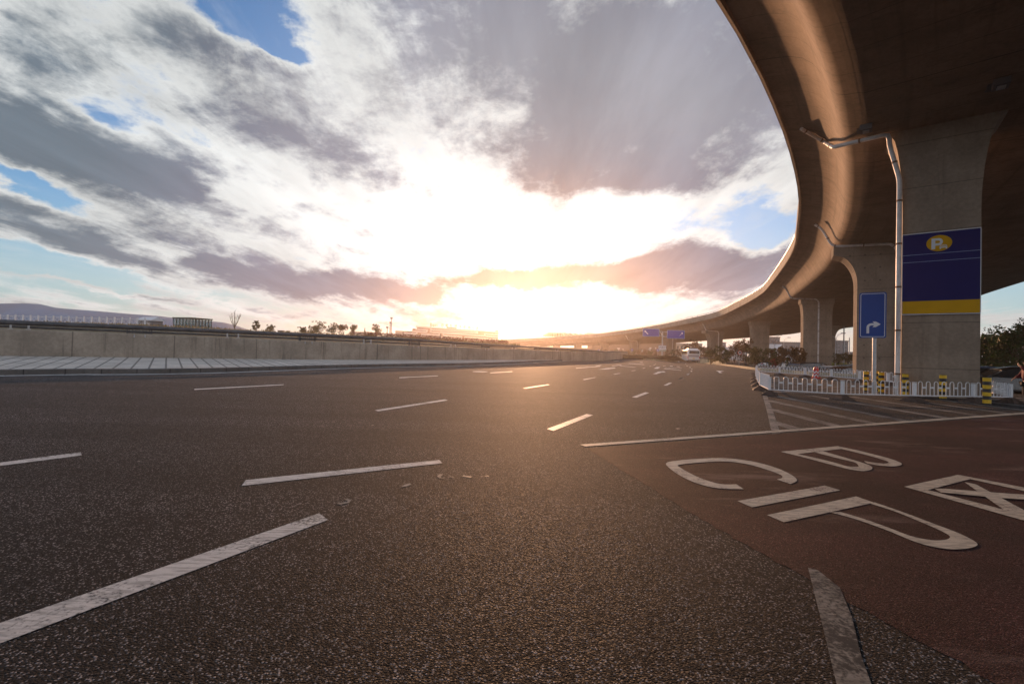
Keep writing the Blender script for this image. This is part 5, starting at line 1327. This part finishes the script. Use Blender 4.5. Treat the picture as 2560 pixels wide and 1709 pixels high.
def blob(cx, cy, rx, ry, rot, A_, E_):
    a0, e0 = ae(cx, cy); r = radians(rot)
    a1, e1 = ae(cx+cos(r)*rx*.3, cy+sin(r)*rx*.3); a2, e2 = ae(cx-sin(r)*ry*.3, cy+cos(r)*ry*.3)
    m00, m10, m01, m11 = (a1-a0)/.3, (e1-e0)/.3, (a2-a0)/.3, (e2-e0)/.3; det = m00*m11-m01*m10
    da = T.math('SUBTRACT', A_, a0); de = T.math('SUBTRACT', E_, e0)
    u = T.math('MULTIPLY_ADD', da, m11/det, T.math('MULTIPLY', de, -m01/det)); v = T.math('MULTIPLY_ADD', da, -m10/det, T.math('MULTIPLY', de, m00/det))
    rr = T.math('MULTIPLY_ADD', u, u, T.math('MULTIPLY', v, v)); return T.math('POWER', 2.718, T.math('MULTIPLY', rr, -1.0))
BL = [(1330,110,560,230,8,1.05),(1680,300,300,170,-12,.85),(1380,430,120,120,30,.75),(930,430,330,75,24,.70),(640,330,260,70,28,.40),(170,390,360,100,17,.85),(480,470,190,60,22,.6),(120,130,130,60,18,.6),
      (420,70,230,70,20,.50),(760,200,300,85,27,.55),(620,690,430,36,9,1.15),(1010,735,190,30,10,1.0),(1240,700,160,18,-4,.75),(1560,685,330,40,-6,1.15),(1830,680,240,70,-12,1.1),(110,550,170,34,20,.40),(430,590,230,30,16,.30),
      (1110,795,150,20,4,.55),(300,725,330,8,8,.45),(1985,440,55,110,15,.40),(2500,790,140,60,10,.25),(60,40,110,60,10,.35),(700,560,220,80,20,.30),(1600,470,260,50,-6,.40),(-300,400,400,300,0,.8),(700,790,500,12,4,.30),(1150,540,480,150,0,.45),(560,520,260,70,18,.30),
      (625,50,120,62,30,-1.25),(710,118,60,24,20,-.8),(60,475,170,32,16,-1.0),(110,655,240,34,6,-.8),(1900,590,80,60,-30,-.95),(620,500,70,30,30,-.35),(500,640,120,14,12,-.35),(230,285,110,26,28,-.4),(2480,720,160,60,0,-.2)]
HL_ = [(1170,530,320,110,4,.85),(1330,765,200,28,0,.9),(560,520,200,55,20,.30),(1960,440,60,90,10,.5),(700,560,200,60,18,.25),(1620,540,260,50,0,.5)]
Tk = T.math('MULTIPLY_ADD', T.math('SUBTRACT', nA, .5), .6, .04)
Tk = T.math('ADD', Tk, T.math('MULTIPLY', T.math('SUBTRACT', nB, .5), .85)); Tk = T.math('ADD', Tk, T.math('MULTIPLY', T.math('SUBTRACT', nC, .5), 1.0))
nD = T.noise(T.mapping(AE, (1,1.7,1), (2,0,0), (0,0,-.2)), 26.0, 8, .65, .2)
Tk = T.math('ADD', Tk, T.math('MULTIPLY', T.math('SUBTRACT', nD, .5), .42))
for cx, cy, rx, ry, rot_, a in BL: Tk = T.math('MULTIPLY_ADD', blob(cx, cy, rx, ry, rot_, azw, elw), a, Tk)
Td = Tk
for cx, cy, rx, ry, rot_, a in HL_: Td = T.math('MULTIPLY_ADD', blob(cx, cy, rx, ry, rot_, azw, elw), -a, Td)
alpha = T.sstep(-.06, .34, Tk)
dark = T.sstep(.20, .92, T.math('ADD', Td, T.math('ADD', T.math('MULTIPLY', T.math('SUBTRACT', nB, .5), .95), T.math('MULTIPLY', T.math('SUBTRACT', nC, .5), .55))))
dt = T.node('ShaderNodeVectorMath', operation='DOT_PRODUCT'); T.l.new(Dv, dt.inputs[0]); dt.inputs[1].default_value = SUN
ang = T.math('ARCCOSINE', T.math('MINIMUM', dt.outputs['Value'], .99999))
gl1 = blob(1200, 550, 360, 150, 0, az, el); gl2 = T.math('POWER', 2.718, T.math('MULTIPLY', T.math('POWER', T.math('DIVIDE', ang, .11), 2.0), -1.0))
near = T.math('SUBTRACT', 1.0, T.sstep(.15, .85, ang))
skyc = T.mix(1.0, sky.outputs[0], (.095,.15,.21), 'MULTIPLY')
skyc = T.mix(T.math('MULTIPLY', near, .62), skyc, (.62,.70,.90)); skyc = T.mix(T.math('MULTIPLY', T.sstep(.45, .75, nB), .35), skyc, (.80,.82,.84))
low_ = T.math('SUBTRACT', 1.0, T.sstep(.0, .30, el))
skyc = T.mix(T.math('MULTIPLY', low_, .75), skyc, T.mix(near, (.52,.66,.70), (.92,.80,.66)))
bright = T.mix(near, (.74,.77,.77), (1.0,.985,.96))
darkc = T.mix(T.sstep(.08, .42, ang), (.56,.37,.32), (.25,.255,.33)); darkc = T.mix(T.sstep(.50, .85, ang), darkc, (.16,.21,.26))
upl = T.math('MULTIPLY', T.sstep(.22, .50, el), T.math('SUBTRACT', 1.0, T.sstep(.45, .72, ang))); darkc = T.mix(T.math('MULTIPLY', upl, .8), darkc, (.39,.395,.435))
cl = T.mix(dark, bright, darkc)
nS = T.noise(T.mapping(CP, (2.2,.45,1), (1.3,5.2,.5), (0,0,.12)), 1.0, 6, .6, .3)
kS = T.math('MULTIPLY_ADD', T.sstep(.25, .75, nS), .42, .78); kc = T.n.new('ShaderNodeVectorMath'); kc.operation = 'SCALE'; T.l.new(cl, kc.inputs[0]); T.set(kc.inputs['Scale'], kS); cl = kc.outputs[0]
c = T.mix(alpha, skyc, cl)
glf = T.math('MULTIPLY', T.math('MULTIPLY_ADD', gl1, .26, T.math('MULTIPLY', gl2, 1.0)), T.math('SUBTRACT', 1.0, T.math('MULTIPLY', dark, .9)))
glc = T.mix(T.sstep(.05, .3, ang), (1.0,.84,.62), (1.0,.97,.94))
back = T.sstep(.25, -.45, Y_); c = T.mix(back, c, T.mix(T.sstep(.0, .8, el), (.95,.98,1.05), (.55,.62,.75)))
cc = T.n.new('ShaderNodeVectorMath'); cc.operation = 'SCALE'; T.l.new(glc, cc.inputs[0]); T.set(cc.inputs['Scale'], glf)
ad = T.n.new('ShaderNodeVectorMath'); ad.operation = 'ADD'; T.l.new(c, ad.inputs[0]); T.l.new(cc.outputs[0], ad.inputs[1])
T.l.new(ad.outputs[0], bg.inputs['Color']); bg.inputs['Strength'].default_value = 1.0

# ------------------------------------------------------------------ render settings
S.view_settings.view_transform = 'Standard'; S.view_settings.look = 'None'; S.view_settings.exposure = 0; S.view_settings.gamma = 1
S.render.engine = 'CYCLES'; cy = S.cycles
cy.use_denoising = True; cy.max_bounces = 6; cy.diffuse_bounces = 3; cy.glossy_bounces = 3; cy.transmission_bounces = 4; cy.transparent_max_bounces = 12; cy.volume_bounces = 0
cy.sample_clamp_indirect = 4; cy.use_adaptive_sampling = True; cy.adaptive_threshold = .02
